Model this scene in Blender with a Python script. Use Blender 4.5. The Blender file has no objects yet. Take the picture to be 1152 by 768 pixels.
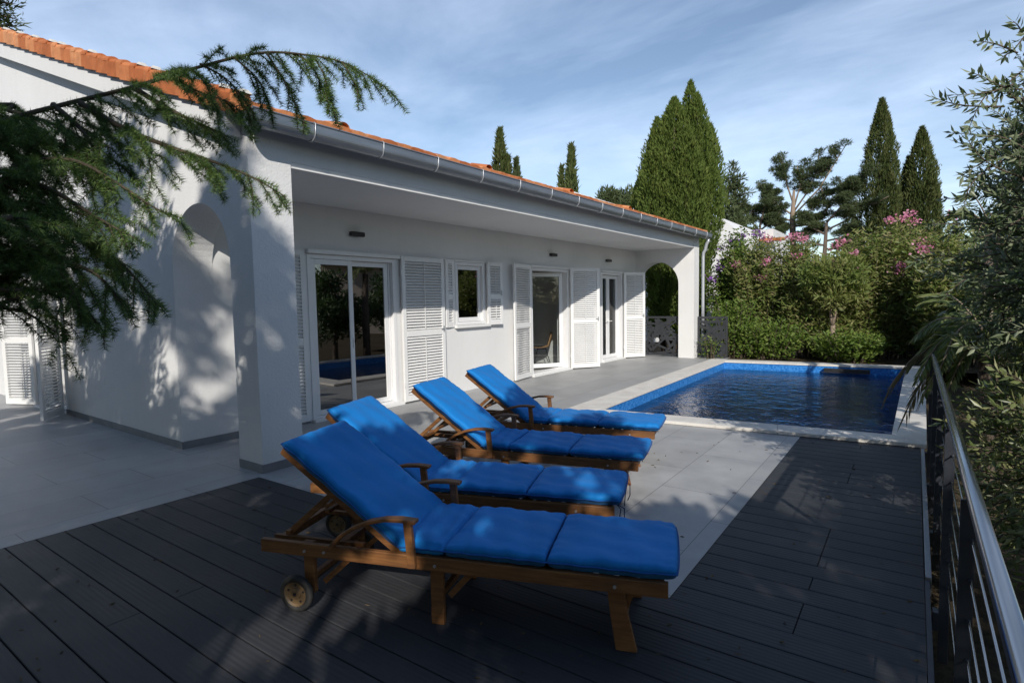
import bpy, math, random
import numpy as np
from mathutils import Vector, Matrix

SEED_SHADE = 5
random.seed(7)
rng = np.random.default_rng(11)
S = bpy.context.scene
C = S.collection
R = math.radians

# ------------------------------------------------------------------ camera
H_CAM = 1.65
YAW, PITCH, ROLL, FPX = R(-35.38), R(-3.98), R(-1.0), 639.0
cy, sy = math.cos(YAW), math.sin(YAW)
FW = Vector((sy*math.cos(PITCH), cy*math.cos(PITCH), math.sin(PITCH)))
r0 = Vector((cy, -sy, 0)); u0 = r0.cross(FW)
RT = r0*math.cos(ROLL) + u0*math.sin(ROLL)
UP = -r0*math.sin(ROLL) + u0*math.cos(ROLL)
cam = bpy.data.objects.new('camera', bpy.data.cameras.new('camera')); C.objects.link(cam)
m = Matrix.Identity(4)
for i in range(3):
    m[i][0] = RT[i]; m[i][1] = UP[i]; m[i][2] = -FW[i]
m.translation = (0, 0, H_CAM)
cam.matrix_world = m
cam.data.sensor_width = 36; cam.data.lens = 36*FPX/1152
cam.data.clip_start = 0.02; cam.data.clip_end = 2000
S.camera = cam

def at(x, y, d):
    """a real point: d metres in front of where the photographer stood"""
    return Vector((0, 0, H_CAM)) + (FW + RT*((x-576)/FPX) - UP*((y-384)/FPX))*d

# ------------------------------------------------------------------ helpers
class MB:
    def __init__(s): s.v = []; s.f = []
    def add(s, vs, fs):
        o = len(s.v); s.v += [tuple(p) for p in vs]; s.f += [tuple(i+o for i in f) for f in fs]; return s
    def box(s, a, b, M=None):
        x0, y0, z0 = a; x1, y1, z1 = b
        vs = [Vector(p) for p in ((x0,y0,z0),(x1,y0,z0),(x1,y1,z0),(x0,y1,z0),(x0,y0,z1),(x1,y0,z1),(x1,y1,z1),(x0,y1,z1))]
        if M: vs = [M @ p for p in vs]
        return s.add(vs, [(0,3,2,1),(4,5,6,7),(0,1,5,4),(1,2,6,5),(2,3,7,6),(3,0,4,7)])
    def bar(s, p, q, w, h, up=(0,0,1)):
        p = Vector(p); q = Vector(q); d = (q-p).normalized(); side = d.cross(Vector(up)).normalized(); u = side.cross(d)
        vs = []
        for c in (p, q):
            for a, b in ((-1,-1),(1,-1),(1,1),(-1,1)): vs.append(c + side*a*w/2 + u*b*h/2)
        return s.add(vs, [(3,2,1,0),(4,5,6,7),(0,1,5,4),(1,2,6,5),(2,3,7,6),(3,0,4,7)])
    def tube(s, pts, rad, n=8, cap=True):
        pts = [Vector(p) for p in pts]
        if not hasattr(rad, '__len__'): rad = [rad]*len(pts)
        rings = []; prev = None
        for i, p in enumerate(pts):
            d = (pts[min(i+1,len(pts)-1)] - pts[max(i-1,0)]).normalized()
            a = prev if prev else (Vector((0,0,1)) if abs(d.z) < .9 else Vector((1,0,0)))
            a = (a - d*a.dot(d)).normalized(); prev = a; b = d.cross(a)
            rings.append([p + (a*math.cos(2*math.pi*k/n) + b*math.sin(2*math.pi*k/n))*rad[i] for k in range(n)])
        vs = [p for r in rings for p in r]; fs = []
        for i in range(len(pts)-1):
            for k in range(n):
                fs.append((i*n+k, i*n+(k+1)%n, (i+1)*n+(k+1)%n, (i+1)*n+k))
        if cap: fs += [tuple(range(n))[::-1], tuple((len(pts)-1)*n+k for k in range(n))]
        return s.add(vs, fs)
    def prism(s, poly, d0, d1, f):
        """poly of (a,b); f(a,b,d)->point"""
        n = len(poly)
        vs = [f(a,b,d0) for a,b in poly] + [f(a,b,d1) for a,b in poly]
        return s.add(vs, [tuple(range(n)), tuple(range(2*n-1, n-1, -1))] + [(i, n+i, n+(i+1)%n, (i+1)%n) for i in range(n)])
    def build(s, name, mat, parent=None, smooth=False, bevel=0, seg=2):
        me = bpy.data.meshes.new(name); me.from_pydata(s.v, [], s.f); me.update()
        import bmesh
        b = bmesh.new(); b.from_mesh(me); bmesh.ops.recalc_face_normals(b, faces=b.faces); b.to_mesh(me); b.free()
        o = bpy.data.objects.new(name, me); C.objects.link(o)
        if mat: me.materials.append(mat)
        if smooth:
            me.polygons.foreach_set('use_smooth', [True]*len(me.polygons))
        if bevel:
            bm = o.modifiers.new('bevel', 'BEVEL'); bm.width = bevel; bm.segments = seg; bm.limit_method = 'ANGLE'; bm.angle_limit = R(40)
        if parent: o.parent = parent
        return o

def tag(o, label=None, cat=None, group=None, kind=None):
    if label: o['label'] = label
    if cat: o['category'] = cat
    if group: o['group'] = group
    if kind: o['kind'] = kind
    return o

def empty(name, loc=(0,0,0), rz=0, label=None, cat=None, group=None):
    o = bpy.data.objects.new(name, None); C.objects.link(o); o.location = loc; o.rotation_euler = (0,0,rz); o.empty_display_size = .2
    return tag(o, label, cat, group)

def raw_mesh(name, V, F, mat, parent=None, rnd=None, smooth=False):
    """V (n,3) array, F (m,k) array"""
    me = bpy.data.meshes.new(name); n, k = F.shape
    me.vertices.add(len(V)); me.vertices.foreach_set('co', np.ascontiguousarray(V, dtype=np.float32).ravel())
    me.loops.add(n*k); me.loops.foreach_set('vertex_index', np.ascontiguousarray(F, dtype=np.int32).ravel())
    me.polygons.add(n); me.polygons.foreach_set('loop_start', np.arange(0, n*k, k, dtype=np.int32))
    me.update(calc_edges=True)
    if rnd is not None:
        a = me.attributes.new('rnd', 'FLOAT', 'FACE'); a.data.foreach_set('value', rnd.astype(np.float32))
    me.polygons.foreach_set('use_smooth', [bool(smooth)]*n)
    me.materials.append(mat); me.validate()
    o = bpy.data.objects.new(name, me); C.objects.link(o)
    if parent: o.parent = parent
    return o

# ------------------------------------------------------------------ materials
def mat(name):
    mt = bpy.data.materials.new(name); mt.use_nodes = True
    nt = mt.node_tree; nt.nodes.clear()
    out = nt.nodes.new('ShaderNodeOutputMaterial')
    return mt, nt, out
def N(nt, t, **kw):
    n = nt.nodes.new(t)
    for k, v in kw.items():
        if k.startswith('i_'): n.inputs[k[2:].replace('_', ' ')].default_value = v
        else: setattr(n, k, v)
    return n
def noise(nt, scale, detail=4, rough=.55, coord='Object', vec=None, dist=0):
    if vec is None:
        tc = N(nt, 'ShaderNodeTexCoord'); vec = tc.outputs[coord]
    n = N(nt, 'ShaderNodeTexNoise'); n.inputs['Scale'].default_value = scale; n.inputs['Detail'].default_value = detail
    n.inputs['Roughness'].default_value = rough; n.inputs['Distortion'].default_value = dist
    nt.links.new(vec, n.inputs['Vector']); return n.outputs['Fac']
def ramp(nt, fac, stops):
    r = N(nt, 'ShaderNodeValToRGB'); e = r.color_ramp.elements
    while len(e) < len(stops): e.new(.5)
    for i, (p, c) in enumerate(stops):
        e[i].position = p; e[i].color = (c[0], c[1], c[2], 1) if hasattr(c, '__len__') else (c, c, c, 1)
    nt.links.new(fac, r.inputs['Fac']); return r.outputs['Color']
def mixc(nt, a, b, fac, mode='MIX'):
    m_ = N(nt, 'ShaderNodeMix', data_type='RGBA', blend_type=mode)
    for sock, v in ((m_.inputs[6], a), (m_.inputs[7], b), (m_.inputs[0], fac)):
        if isinstance(v, bpy.types.NodeSocket): nt.links.new(v, sock)
        elif hasattr(v, '__len__'): sock.default_value = (v[0], v[1], v[2], 1)
        else: sock.default_value = v
    return m_.outputs[2]
def bump(nt, h, strength, dist=.01):
    b = N(nt, 'ShaderNodeBump'); b.inputs['Strength'].default_value = strength; b.inputs['Distance'].default_value = dist
    nt.links.new(h, b.inputs['Height']); return b.outputs['Normal']
def pbr(nt, out, col, rough=.6, nrm=None, metal=0, spec=.5, **kw):
    p = N(nt, 'ShaderNodeBsdfPrincipled')
    if isinstance(col, bpy.types.NodeSocket): nt.links.new(col, p.inputs['Base Color'])
    else: p.inputs['Base Color'].default_value = (*col, 1)
    if isinstance(rough, bpy.types.NodeSocket): nt.links.new(rough, p.inputs['Roughness'])
    else: p.inputs['Roughness'].default_value = rough
    p.inputs['Metallic'].default_value = metal; p.inputs['Specular IOR Level'].default_value = spec
    for k, v in kw.items(): p.inputs[k.replace('_', ' ')].default_value = v
    if nrm: nt.links.new(nrm, p.inputs['Normal'])
    nt.links.new(p.outputs[0], out.inputs['Surface']); return p
def varied(name, c0, c1, scale=6, rough=.6, bs=0, bscale=60, metal=0, spec=.5, bd=.01, stretch=None):
    mt, nt, out = mat(name)
    tc = N(nt, 'ShaderNodeTexCoord'); vec = tc.outputs['Object']
    if stretch:
        mp = N(nt, 'ShaderNodeMapping'); mp.inputs['Scale'].default_value = stretch; nt.links.new(vec, mp.inputs['Vector']); vec = mp.outputs[0]
    f = noise(nt, scale, 5, .6, vec=vec)
    col = ramp(nt, f, [(.3, c0), (.7, c1)])
    nm = bump(nt, noise(nt, bscale, 3, .6, vec=vec), bs, bd) if bs else None
    pbr(nt, out, col, rough, nm, metal, spec); return mt

M = {}
def stucco(name, c, bs, bscale):
    mt, nt, out = mat(name)
    f = noise(nt, .9, 6, .65); f2 = noise(nt, bscale, 4, .6)
    col = ramp(nt, f, [(.25, tuple(k*.93 for k in c)), (.65, c)])
    # faint rain streaks and dust low on the wall
    tc = N(nt, 'ShaderNodeTexCoord'); mp = N(nt, 'ShaderNodeMapping'); mp.inputs['Scale'].default_value = (7, 7, .5)
    nt.links.new(tc.outputs['Object'], mp.inputs['Vector'])
    st = noise(nt, 1.3, 4, .6, vec=mp.outputs[0])
    col = mixc(nt, col, ramp(nt, st, [(.45, (1,1,1)), (.8, (.93,.925,.915))]), .35, 'MULTIPLY')
    pbr(nt, out, col, .9, bump(nt, f2, bs, .006), spec=.2); M[name] = mt
stucco('stucco', (.70,.70,.70), .9, 48)
stucco('plaster', (.69,.69,.688), .3, 70)
M['white_paint'] = varied('white_paint', (.70,.70,.695), (.75,.75,.745), 4, .38, .05, 40)
M['pvc'] = varied('pvc', (.70,.705,.71), (.74,.74,.745), 3, .25)
M['interior'] = varied('interior', (.62,.61,.59), (.68,.67,.65), 2, .85)
M['skirting'] = varied('skirting', (.16,.165,.175), (.21,.21,.22), 5, .55)
M['zinc'] = varied('zinc', (.22,.24,.265), (.31,.33,.355), 3, .42, .05, 20, metal=.75, stretch=(6,.6,6))
M['zinc_clip'] = varied('zinc_clip', (.5,.52,.55), (.6,.62,.65), 8, .35, metal=.7)
M['downpipe'] = varied('downpipe', (.42,.44,.47), (.55,.57,.6), 2, .4, metal=.5)
M['black_metal'] = varied('black_metal', (.012,.012,.013), (.02,.02,.022), 8, .45)
M['dark_steel'] = varied('dark_steel', (.018,.022,.032), (.035,.04,.052), 6, .42, .06, 60)
M['anthracite'] = varied('anthracite', (.024,.026,.031), (.038,.041,.047), 5, .5, .05, 80)
M['stainless'] = varied('stainless', (.38,.39,.40), (.48,.49,.50), 12, .24, metal=1, stretch=(1,.1,1))
M['rubber'] = varied('rubber', (.012,.012,.012), (.025,.024,.023), 10, .75, .2, 80)
M['hub_plastic'] = varied('hub_plastic', (.11,.07,.035), (.15,.095,.045), 10, .55)
M['chair_shell'] = varied('chair_shell', (.36,.20,.09), (.46,.28,.14), 3, .4)
M['cord'] = varied('cord', (.01,.03,.10), (.02,.05,.14), 20, .9)
M['trunk'] = varied('trunk', (.08,.06,.045), (.17,.13,.10), 5, .95, .9, 18, stretch=(4,4,.8), bd=.03)
M['pale_trunk'] = varied('pale_trunk', (.20,.15,.11), (.32,.25,.19), 3, .95, .8, 12, stretch=(4,4,.8), bd=.03)
M['twig'] = varied('twig', (.05,.04,.03), (.10,.075,.05), 20, .9, .4, 60)

def wood(name, c0, c1, c2):
    mt, nt, out = mat(name)
    tc = N(nt, 'ShaderNodeTexCoord'); mp = N(nt, 'ShaderNodeMapping'); mp.inputs['Scale'].default_value = (2.2, 26, 26)
    nt.links.new(tc.outputs['Object'], mp.inputs['Vector'])
    f = noise(nt, 1.6, 6, .65, vec=mp.outputs[0], dist=.6)
    col = ramp(nt, f, [(.25, c0), (.5, c1), (.75, c2)])
    big = noise(nt, 3, 3)
    col = mixc(nt, col, ramp(nt, big, [(.3, (.72,.72,.74)), (.7, (1.1,1.05,1))]), 1, 'MULTIPLY')
    pbr(nt, out, col, ramp(nt, f, [(.2, .62), (.8, .42)]), bump(nt, f, .25, .004)); M[name] = mt
wood('teak', (.085,.036,.013), (.18,.078,.026), (.28,.135,.045))

def canvas(name, c):
    mt, nt, out = mat(name)
    f = noise(nt, 2.2, 4, .6); wv = noise(nt, 420, 2, .5); wr = noise(nt, 9, 4, .55, dist=.8)
    col = ramp(nt, f, [(.3, tuple(k*.86 for k in c)), (.7, tuple(min(1, k*1.06) for k in c))])
    b1 = bump(nt, wv, .12, .002)
    b2 = N(nt, 'ShaderNodeBump'); b2.inputs['Strength'].default_value = .35; b2.inputs['Distance'].default_value = .012
    nt.links.new(wr, b2.inputs['Height']); nt.links.new(b1, b2.inputs['Normal'])
    p = pbr(nt, out, col, .72, b2.outputs['Normal'], spec=.3); p.inputs['Sheen Weight'].default_value = .04
    M[name] = mt
canvas('blue_canvas', (.002,.175,.52))
canvas('blue_piping', (.003,.08,.30))

def tiles():
    mt, nt, out = mat('floor_tile')
    tc = N(nt, 'ShaderNodeTexCoord'); mp = N(nt, 'ShaderNodeMapping'); mp.inputs['Rotation'].default_value = (0,0,R(90))
    nt.links.new(tc.outputs['Object'], mp.inputs['Vector'])
    br = N(nt, 'ShaderNodeTexBrick', offset=.5)
    for k, v in (('Color1',(.33,.332,.336,1)),('Color2',(.39,.391,.393,1)),('Mortar',(.17,.17,.17,1)),('Scale',1),('Mortar Size',.0035),('Brick Width',1.2),('Row Height',.6),('Bias',0),('Mortar Smooth',.2)):
        br.inputs[k].default_value = v
    nt.links.new(mp.outputs[0], br.inputs['Vector'])
    f = noise(nt, 2.4, 8, .68); f2 = noise(nt, .5, 4, .6)
    col = mixc(nt, br.outputs['Color'], ramp(nt, f, [(.3, (.80,.80,.80)), (.7, (1.12,1.12,1.11))]), 1, 'MULTIPLY')
    col = mixc(nt, col, ramp(nt, f2, [(.35, (.86,.86,.87)), (.7, (1.06,1.06,1.05))]), 1, 'MULTIPLY')
    pbr(nt, out, col, ramp(nt, f, [(.3, .42), (.75, .6)]), bump(nt, br.outputs['Fac'], -.25, .002), spec=.4); M['floor_tile'] = mt
tiles()

def decking():
    mt, nt, out = mat('decking')
    tc = N(nt, 'ShaderNodeTexCoord'); mp = N(nt, 'ShaderNodeMapping'); mp.inputs['Scale'].default_value = (1.5, 40, 10)
    nt.links.new(tc.outputs['Object'], mp.inputs['Vector'])
    g = noise(nt, 2, 5, .6, vec=mp.outputs[0]); big = noise(nt, 1.1, 5, .62)
    at_ = N(nt, 'ShaderNodeAttribute', attribute_name='rnd')
    col = ramp(nt, g, [(.3, (.032,.033,.038)), (.7, (.042,.044,.049))])
    col = mixc(nt, col, ramp(nt, at_.outputs['Fac'], [(0, (.96,.96,.96)), (1, (1.04,1.04,1.04))]), 1, 'MULTIPLY')
    col = mixc(nt, col, ramp(nt, big, [(.35, (.88,.88,.88)), (.72, (1.15,1.14,1.12))]), 1, 'MULTIPLY')
    # fine ribs along the board
    sx = N(nt, 'ShaderNodeSeparateXYZ'); nt.links.new(tc.outputs['Object'], sx.inputs[0])
    mu = N(nt, 'ShaderNodeMath', operation='MULTIPLY'); mu.inputs[1].default_value = 2*math.pi/.0287; nt.links.new(sx.outputs['Y'], mu.inputs[0])
    si = N(nt, 'ShaderNodeMath', operation='SINE'); nt.links.new(mu.outputs[0], si.inputs[0])
    b1 = N(nt, 'ShaderNodeBump'); b1.inputs['Strength'].default_value = .22; b1.inputs['Distance'].default_value = .002; nt.links.new(si.outputs[0], b1.inputs['Height'])
    b2 = N(nt, 'ShaderNodeBump'); b2.inputs['Strength'].default_value = .25; b2.inputs['Distance'].default_value = .002
    nt.links.new(g, b2.inputs['Height']); nt.links.new(b1.outputs[0], b2.inputs['Normal'])
    pbr(nt, out, col, ramp(nt, big, [(.3, .5), (.7, .68)]), b2.outputs[0], spec=.25); M['decking'] = mt
decking()

def rooftile():
    mt, nt, out = mat('roof_tile')
    tc = N(nt, 'ShaderNodeTexCoord')
    sc = N(nt, 'ShaderNodeVectorMath', operation='DIVIDE'); sc.inputs[1].default_value = (.36, .22, 9)
    nt.links.new(tc.outputs['Object'], sc.inputs[0])
    fl = N(nt, 'ShaderNodeVectorMath', operation='FLOOR'); nt.links.new(sc.outputs[0], fl.inputs[0])
    wn = N(nt, 'ShaderNodeTexWhiteNoise', noise_dimensions='3D'); nt.links.new(fl.outputs[0], wn.inputs['Vector'])
    col = ramp(nt, wn.outputs['Value'], [(0, (.42,.13,.045)), (.4, (.53,.19,.075)), (.75, (.60,.24,.10)), (1, (.62,.31,.16))])
    f = noise(nt, 7, 6, .65)
    col = mixc(nt, col, ramp(nt, f, [(.3, (.72,.7,.68)), (.7, (1.08,1.06,1.02))]), 1, 'MULTIPLY')
    li = noise(nt, 16, 5, .7)
    col = mixc(nt, col, (.42,.38,.30), ramp(nt, li, [(.62, 0), (.74, .55)]))
    pbr(nt, out, col, .85, bump(nt, noise(nt, 60, 3), .3, .006), spec=.25); M['roof_tile'] = mt
rooftile()
M['mortar'] = varied('mortar', (.5,.48,.45), (.66,.64,.60), 12, .95, .5, 50)

def mosaic():
    mt, nt, out = mat('mosaic')
    tc = N(nt, 'ShaderNodeTexCoord')
    sc = N(nt, 'ShaderNodeVectorMath', operation='SCALE'); sc.inputs['Scale'].default_value = 1/.036
    ad = N(nt, 'ShaderNodeVectorMath', operation='ADD'); ad.inputs[1].default_value = (100.37, 100.21, 100.43)
    nt.links.new(tc.outputs['Object'], sc.inputs[0]); nt.links.new(sc.outputs[0], ad.inputs[0])
    fl = N(nt, 'ShaderNodeVectorMath', operation='FLOOR'); nt.links.new(ad.outputs[0], fl.inputs[0])
    wn = N(nt, 'ShaderNodeTexWhiteNoise', noise_dimensions='3D'); nt.links.new(fl.outputs[0], wn.inputs['Vector'])
    col = ramp(nt, wn.outputs['Value'], [(0, (.018,.14,.44)), (.5, (.032,.19,.53)), (1, (.055,.24,.60))])
    pbr(nt, out, col, .18, spec=.5); M['mosaic'] = mt
mosaic()

def coping():
    mt, nt, out = mat('coping')
    tc = N(nt, 'ShaderNodeTexCoord')
    f = noise(nt, 5, 7, .65); f2 = noise(nt, 55, 4, .6)
    col = ramp(nt, f, [(.3, (.55,.52,.48)), (.7, (.68,.66,.62))])
    at_ = N(nt, 'ShaderNodeAttribute', attribute_name='rnd')
    col = mixc(nt, col, ramp(nt, at_.outputs['Fac'], [(0, (.96,.957,.953)), (1, (1.03,1.03,1.02))]), 1, 'MULTIPLY')
    pbr(nt, out, col, .7, bump(nt, f2, .25, .004), spec=.3); M['coping'] = mt
coping()

def water():
    mt, nt, out = mat('water')
    tc = N(nt, 'ShaderNodeTexCoord')
    n1 = noise(nt, 3.6, 3, .5, vec=tc.outputs['Object'], dist=.5); n2 = noise(nt, 12, 3, .5, vec=tc.outputs['Object'], dist=.3)
    ad = N(nt, 'ShaderNodeMath', operation='MULTIPLY_ADD'); ad.inputs[1].default_value = .28
    nt.links.new(n2, ad.inputs[0]); nt.links.new(n1, ad.inputs[2])
    nm = bump(nt, ad.outputs[0], .5, .055)
    fr = N(nt, 'ShaderNodeFresnel'); fr.inputs['IOR'].default_value = 1.66; nt.links.new(nm, fr.inputs['Normal'])
    tr = N(nt, 'ShaderNodeBsdfTransparent'); tr.inputs['Color'].default_value = (.88,.97,1.0,1)
    gl = N(nt, 'ShaderNodeBsdfGlossy'); gl.inputs['Roughness'].default_value = .015; nt.links.new(nm, gl.inputs['Normal'])
    df = N(nt, 'ShaderNodeBsdfDiffuse'); df.inputs['Color'].default_value = (.02,.14,.38,1)          # light scattered back by the blue pool
    body = N(nt, 'ShaderNodeMixShader'); body.inputs[0].default_value = .14; nt.links.new(tr.outputs[0], body.inputs[1]); nt.links.new(df.outputs[0], body.inputs[2])
    mx = N(nt, 'ShaderNodeMixShader'); nt.links.new(fr.outputs[0], mx.inputs[0]); nt.links.new(body.outputs[0], mx.inputs[1]); nt.links.new(gl.outputs[0], mx.inputs[2])
    nt.links.new(mx.outputs[0], out.inputs['Surface']); M['water'] = mt
water()

def glass(name, ior, tint):
    mt, nt, out = mat(name)
    nm = bump(nt, noise(nt, .8, 2), .06, .02)
    fr = N(nt, 'ShaderNodeFresnel'); fr.inputs['IOR'].default_value = ior
    tr = N(nt, 'ShaderNodeBsdfTransparent'); tr.inputs['Color'].default_value = (*tint, 1)
    gl = N(nt, 'ShaderNodeBsdfGlossy'); gl.inputs['Roughness'].default_value = .01; nt.links.new(nm, gl.inputs['Normal'])
    mx = N(nt, 'ShaderNodeMixShader'); nt.links.new(fr.outputs[0], mx.inputs[0]); nt.links.new(tr.outputs[0], mx.inputs[1]); nt.links.new(gl.outputs[0], mx.inputs[2])
    nt.links.new(mx.outputs[0], out.inputs['Surface']); M[name] = mt
glass('tinted_glass', 3.3, (.35,.36,.37))
glass('clear_glass', 1.6, (.88,.9,.9))

def soil():
    mt, nt, out = mat('soil')
    f = noise(nt, 1.2, 8, .7); g = noise(nt, 14, 6, .7)
    col = mixc(nt, ramp(nt, f, [(.3, (.05,.038,.026)), (.7, (.10,.08,.055))]), ramp(nt, g, [(.35, (.6,.6,.6)), (.7, (1.4,1.35,1.2))]), 1, 'MULTIPLY')
    pbr(nt, out, col, .95, bump(nt, g, .9, .05), spec=.1); M['soil'] = mt
soil()

def foliage(name, cols, trans=.35, rough=.5, spec=.4):
    """per-leaf colour spread, picked by the rnd attribute"""
    mt, nt, out = mat(name)
    a = N(nt, 'ShaderNodeAttribute', attribute_name='rnd')
    k = len(cols)
    col = ramp(nt, a.outputs['Fac'], [(i/(k-1), c) for i, c in enumerate(cols)])
    p = pbr(nt, out, col, rough, spec=spec)
    tl = N(nt, 'ShaderNodeBsdfTranslucent')
    tcol = mixc(nt, col, (1.0,1.15,.45), .8, 'MULTIPLY'); nt.links.new(tcol, tl.inputs['Color'])
    mx = N(nt, 'ShaderNodeMixShader'); mx.inputs[0].default_value = trans
    nt.links.new(p.outputs[0], mx.inputs[1]); nt.links.new(tl.outputs[0], mx.inputs[2]); nt.links.new(mx.outputs[0], out.inputs['Surface'])
    M[name] = mt
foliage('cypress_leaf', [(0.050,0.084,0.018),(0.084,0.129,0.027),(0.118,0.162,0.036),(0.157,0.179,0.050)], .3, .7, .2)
foliage('far_cypress_leaf', [(0.035,0.054,0.016),(0.057,0.081,0.024),(0.084,0.101,0.032),(0.108,0.101,0.041)], .2, .7, .2)
foliage('pine_leaf', [(0.043,0.062,0.025),(0.069,0.094,0.037),(0.100,0.119,0.053)], .25, .6, .3)
foliage('cedar_needle', [(0.053,0.100,0.036),(0.084,0.150,0.048),(0.136,0.220,0.060),(0.220,0.300,0.084)], .28, .5, .35)
foliage('oleander_leaf', [(.10,.155,.035),(.15,.205,.05),(.20,.235,.065),(.25,.25,.09),(.30,.27,.13)], .4, .5, .35)
foliage('bright_leaf', [(.07,.12,.018),(.11,.18,.028),(.15,.22,.04),(.20,.25,.06)], .4, .5, .35)
foliage('dark_leaf', [(0.033,0.062,0.025),(0.055,0.095,0.037),(0.085,0.132,0.048),(0.129,0.166,0.064)], .25, .4, .5)
foliage('olive_leaf', [(0.075,0.102,0.056),(0.112,0.149,0.075),(0.177,0.214,0.122),(0.281,0.308,0.206)], .25, .45, .45)
foliage('shrub_leaf', [(0.062,0.089,0.034),(0.103,0.138,0.048),(0.165,0.193,0.076),(0.261,0.261,0.123)], .3, .4, .5)
foliage('palm_leaf', [(0.078,0.118,0.039),(0.137,0.176,0.059),(0.235,0.255,0.098)], .3, .45, .4)
foliage('dead_palm', [(.10,.085,.05),(.15,.12,.07)], .2, .6, .2)
foliage('pink_petal', [(.55,.16,.30),(.66,.26,.42),(.74,.42,.54)], .4, .7, .2)
foliage('purple_petal', [(.16,.05,.30),(.24,.09,.42),(.32,.16,.5)], .4, .7, .2)
foliage('litter_leaf', [(.09,.065,.035),(.14,.10,.055),(.06,.05,.03)], .1, .8, .1)

# ------------------------------------------------------------------ foliage generators
def unit(a): return a/np.maximum(np.linalg.norm(a, axis=1, keepdims=True), 1e-9)
def leaves(name, P, D, L, W, mt, parent=None, tri=False, rnd=None, bend=0.0, face=(.32,-.42,.62)):
    n = len(P); D = unit(D); L = np.broadcast_to(L, (n,))[:, None]; W = np.broadcast_to(W, (n,))[:, None]
    Sd = unit(np.cross(D, rng.normal(size=(n,3))*.55 + np.array(face)))      # blades turn towards the light
    if rnd is None: rnd = rng.random(n)
    if tri:
        V = np.stack([P - Sd*W/2, P + Sd*W/2, P + D*L], 1).reshape(-1, 3); F = np.arange(n*3).reshape(n, 3)
        return raw_mesh(name, V, F, mt, parent, rnd)
    nn = np.cross(D, Sd)
    mid = P + D*L*.45 + nn*L*bend
    V = np.stack([P, mid + Sd*W/2, P + D*L, mid - Sd*W/2], 1).reshape(-1, 3); F = np.arange(n*4).reshape(n, 4)
    return raw_mesh(name, V, F, mt, parent, rnd)
def rdir(n): return unit(rng.normal(size=(n,3)))

def blob_points(blobs, n, shell=.55):
    """points spread through a set of (centre, radii) clumps"""
    Cn = np.array([b[0] for b in blobs], float); Rd = np.array([b[1] if hasattr(b[1], '__len__') else (b[1],)*3 for b in blobs], float)
    w = (Rd.prod(1))**(2/3); w /= w.sum()
    idx = rng.choice(len(blobs), n, p=w); d = rdir(n)
    r = (shell + (1-shell)*rng.random(n))**1.0 * np.where(rng.random(n) < .25, rng.random(n), 1)
    return Cn[idx] + d*Rd[idx]*r[:, None], d, idx

def crown(name, blobs, n, L, W, mt, parent, up=.3, spread=.9, out=.7, shell=.5, bend=.06):
    P, d, idx = blob_points(blobs, n, shell)
    D = d*out + rng.normal(size=(n,3))*spread*.5 + np.array([0,0,up])
    br = rng.random(len(blobs))[idx]
    rnd = np.clip(.55*rng.random(n) + .45*br, 0, 1)
    return leaves(name, P, D, L*(.65+.7*rng.random(n)), W*(.7+.6*rng.random(n)), mt, parent, rnd=rnd, bend=bend)

def clumps(c, rad, k, size, low=-1.0):
    c = np.array(c, float); rad = np.array(rad, float); o = []
    while len(o) < k:
        d = rdir(1)[0]
        if d[2] < low: continue
        rr = rng.uniform(.45, .95)
        o.append((c + d*rad*rr, size*rng.uniform(.6, 1.3)))
    return o

def tree(name, label, cat, base, height, trunk_r, blobs, n, L, W, mt, group=None, limbs=8, tmat='trunk', **kw):
    """trunk, limbs to the clumps, and a crown of leaves; all coordinates relative to the base"""
    root = empty(name, base, 0, label, cat, group)
    tb = MB(); b0 = Vector((0,0,-.3)); top = Vector((rng.normal()*.15, rng.normal()*.15, height))
    pts = [b0.lerp(top, t) + Vector((math.sin(t*5)*.05, math.cos(t*4)*.04, 0))*min(1, t*4) for t in np.linspace(0, 1, 7)]
    tb.tube(pts, [trunk_r*(1.25-t*.95) for t in np.linspace(0, 1, 7)], 9)
    for b in random.sample(blobs, min(limbs, len(blobs))):
        c = Vector(b[0]); z = max(.25*height, min(height*.95, c.z-.35*math.hypot(c.x, c.y))); s = b0.lerp(top, max(0, (z+.3)/(height+.3)))
        mid = s.lerp(c, .55) + Vector((0,0,.12*(c-s).length))
        tb.tube([s, mid, c], [trunk_r*.38, trunk_r*.24, trunk_r*.08], 6)
    tb.build('trunk', M[tmat], root, smooth=True)
    crown('crown', blobs, n, L, W, mt, root, **kw)
    return root

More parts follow.
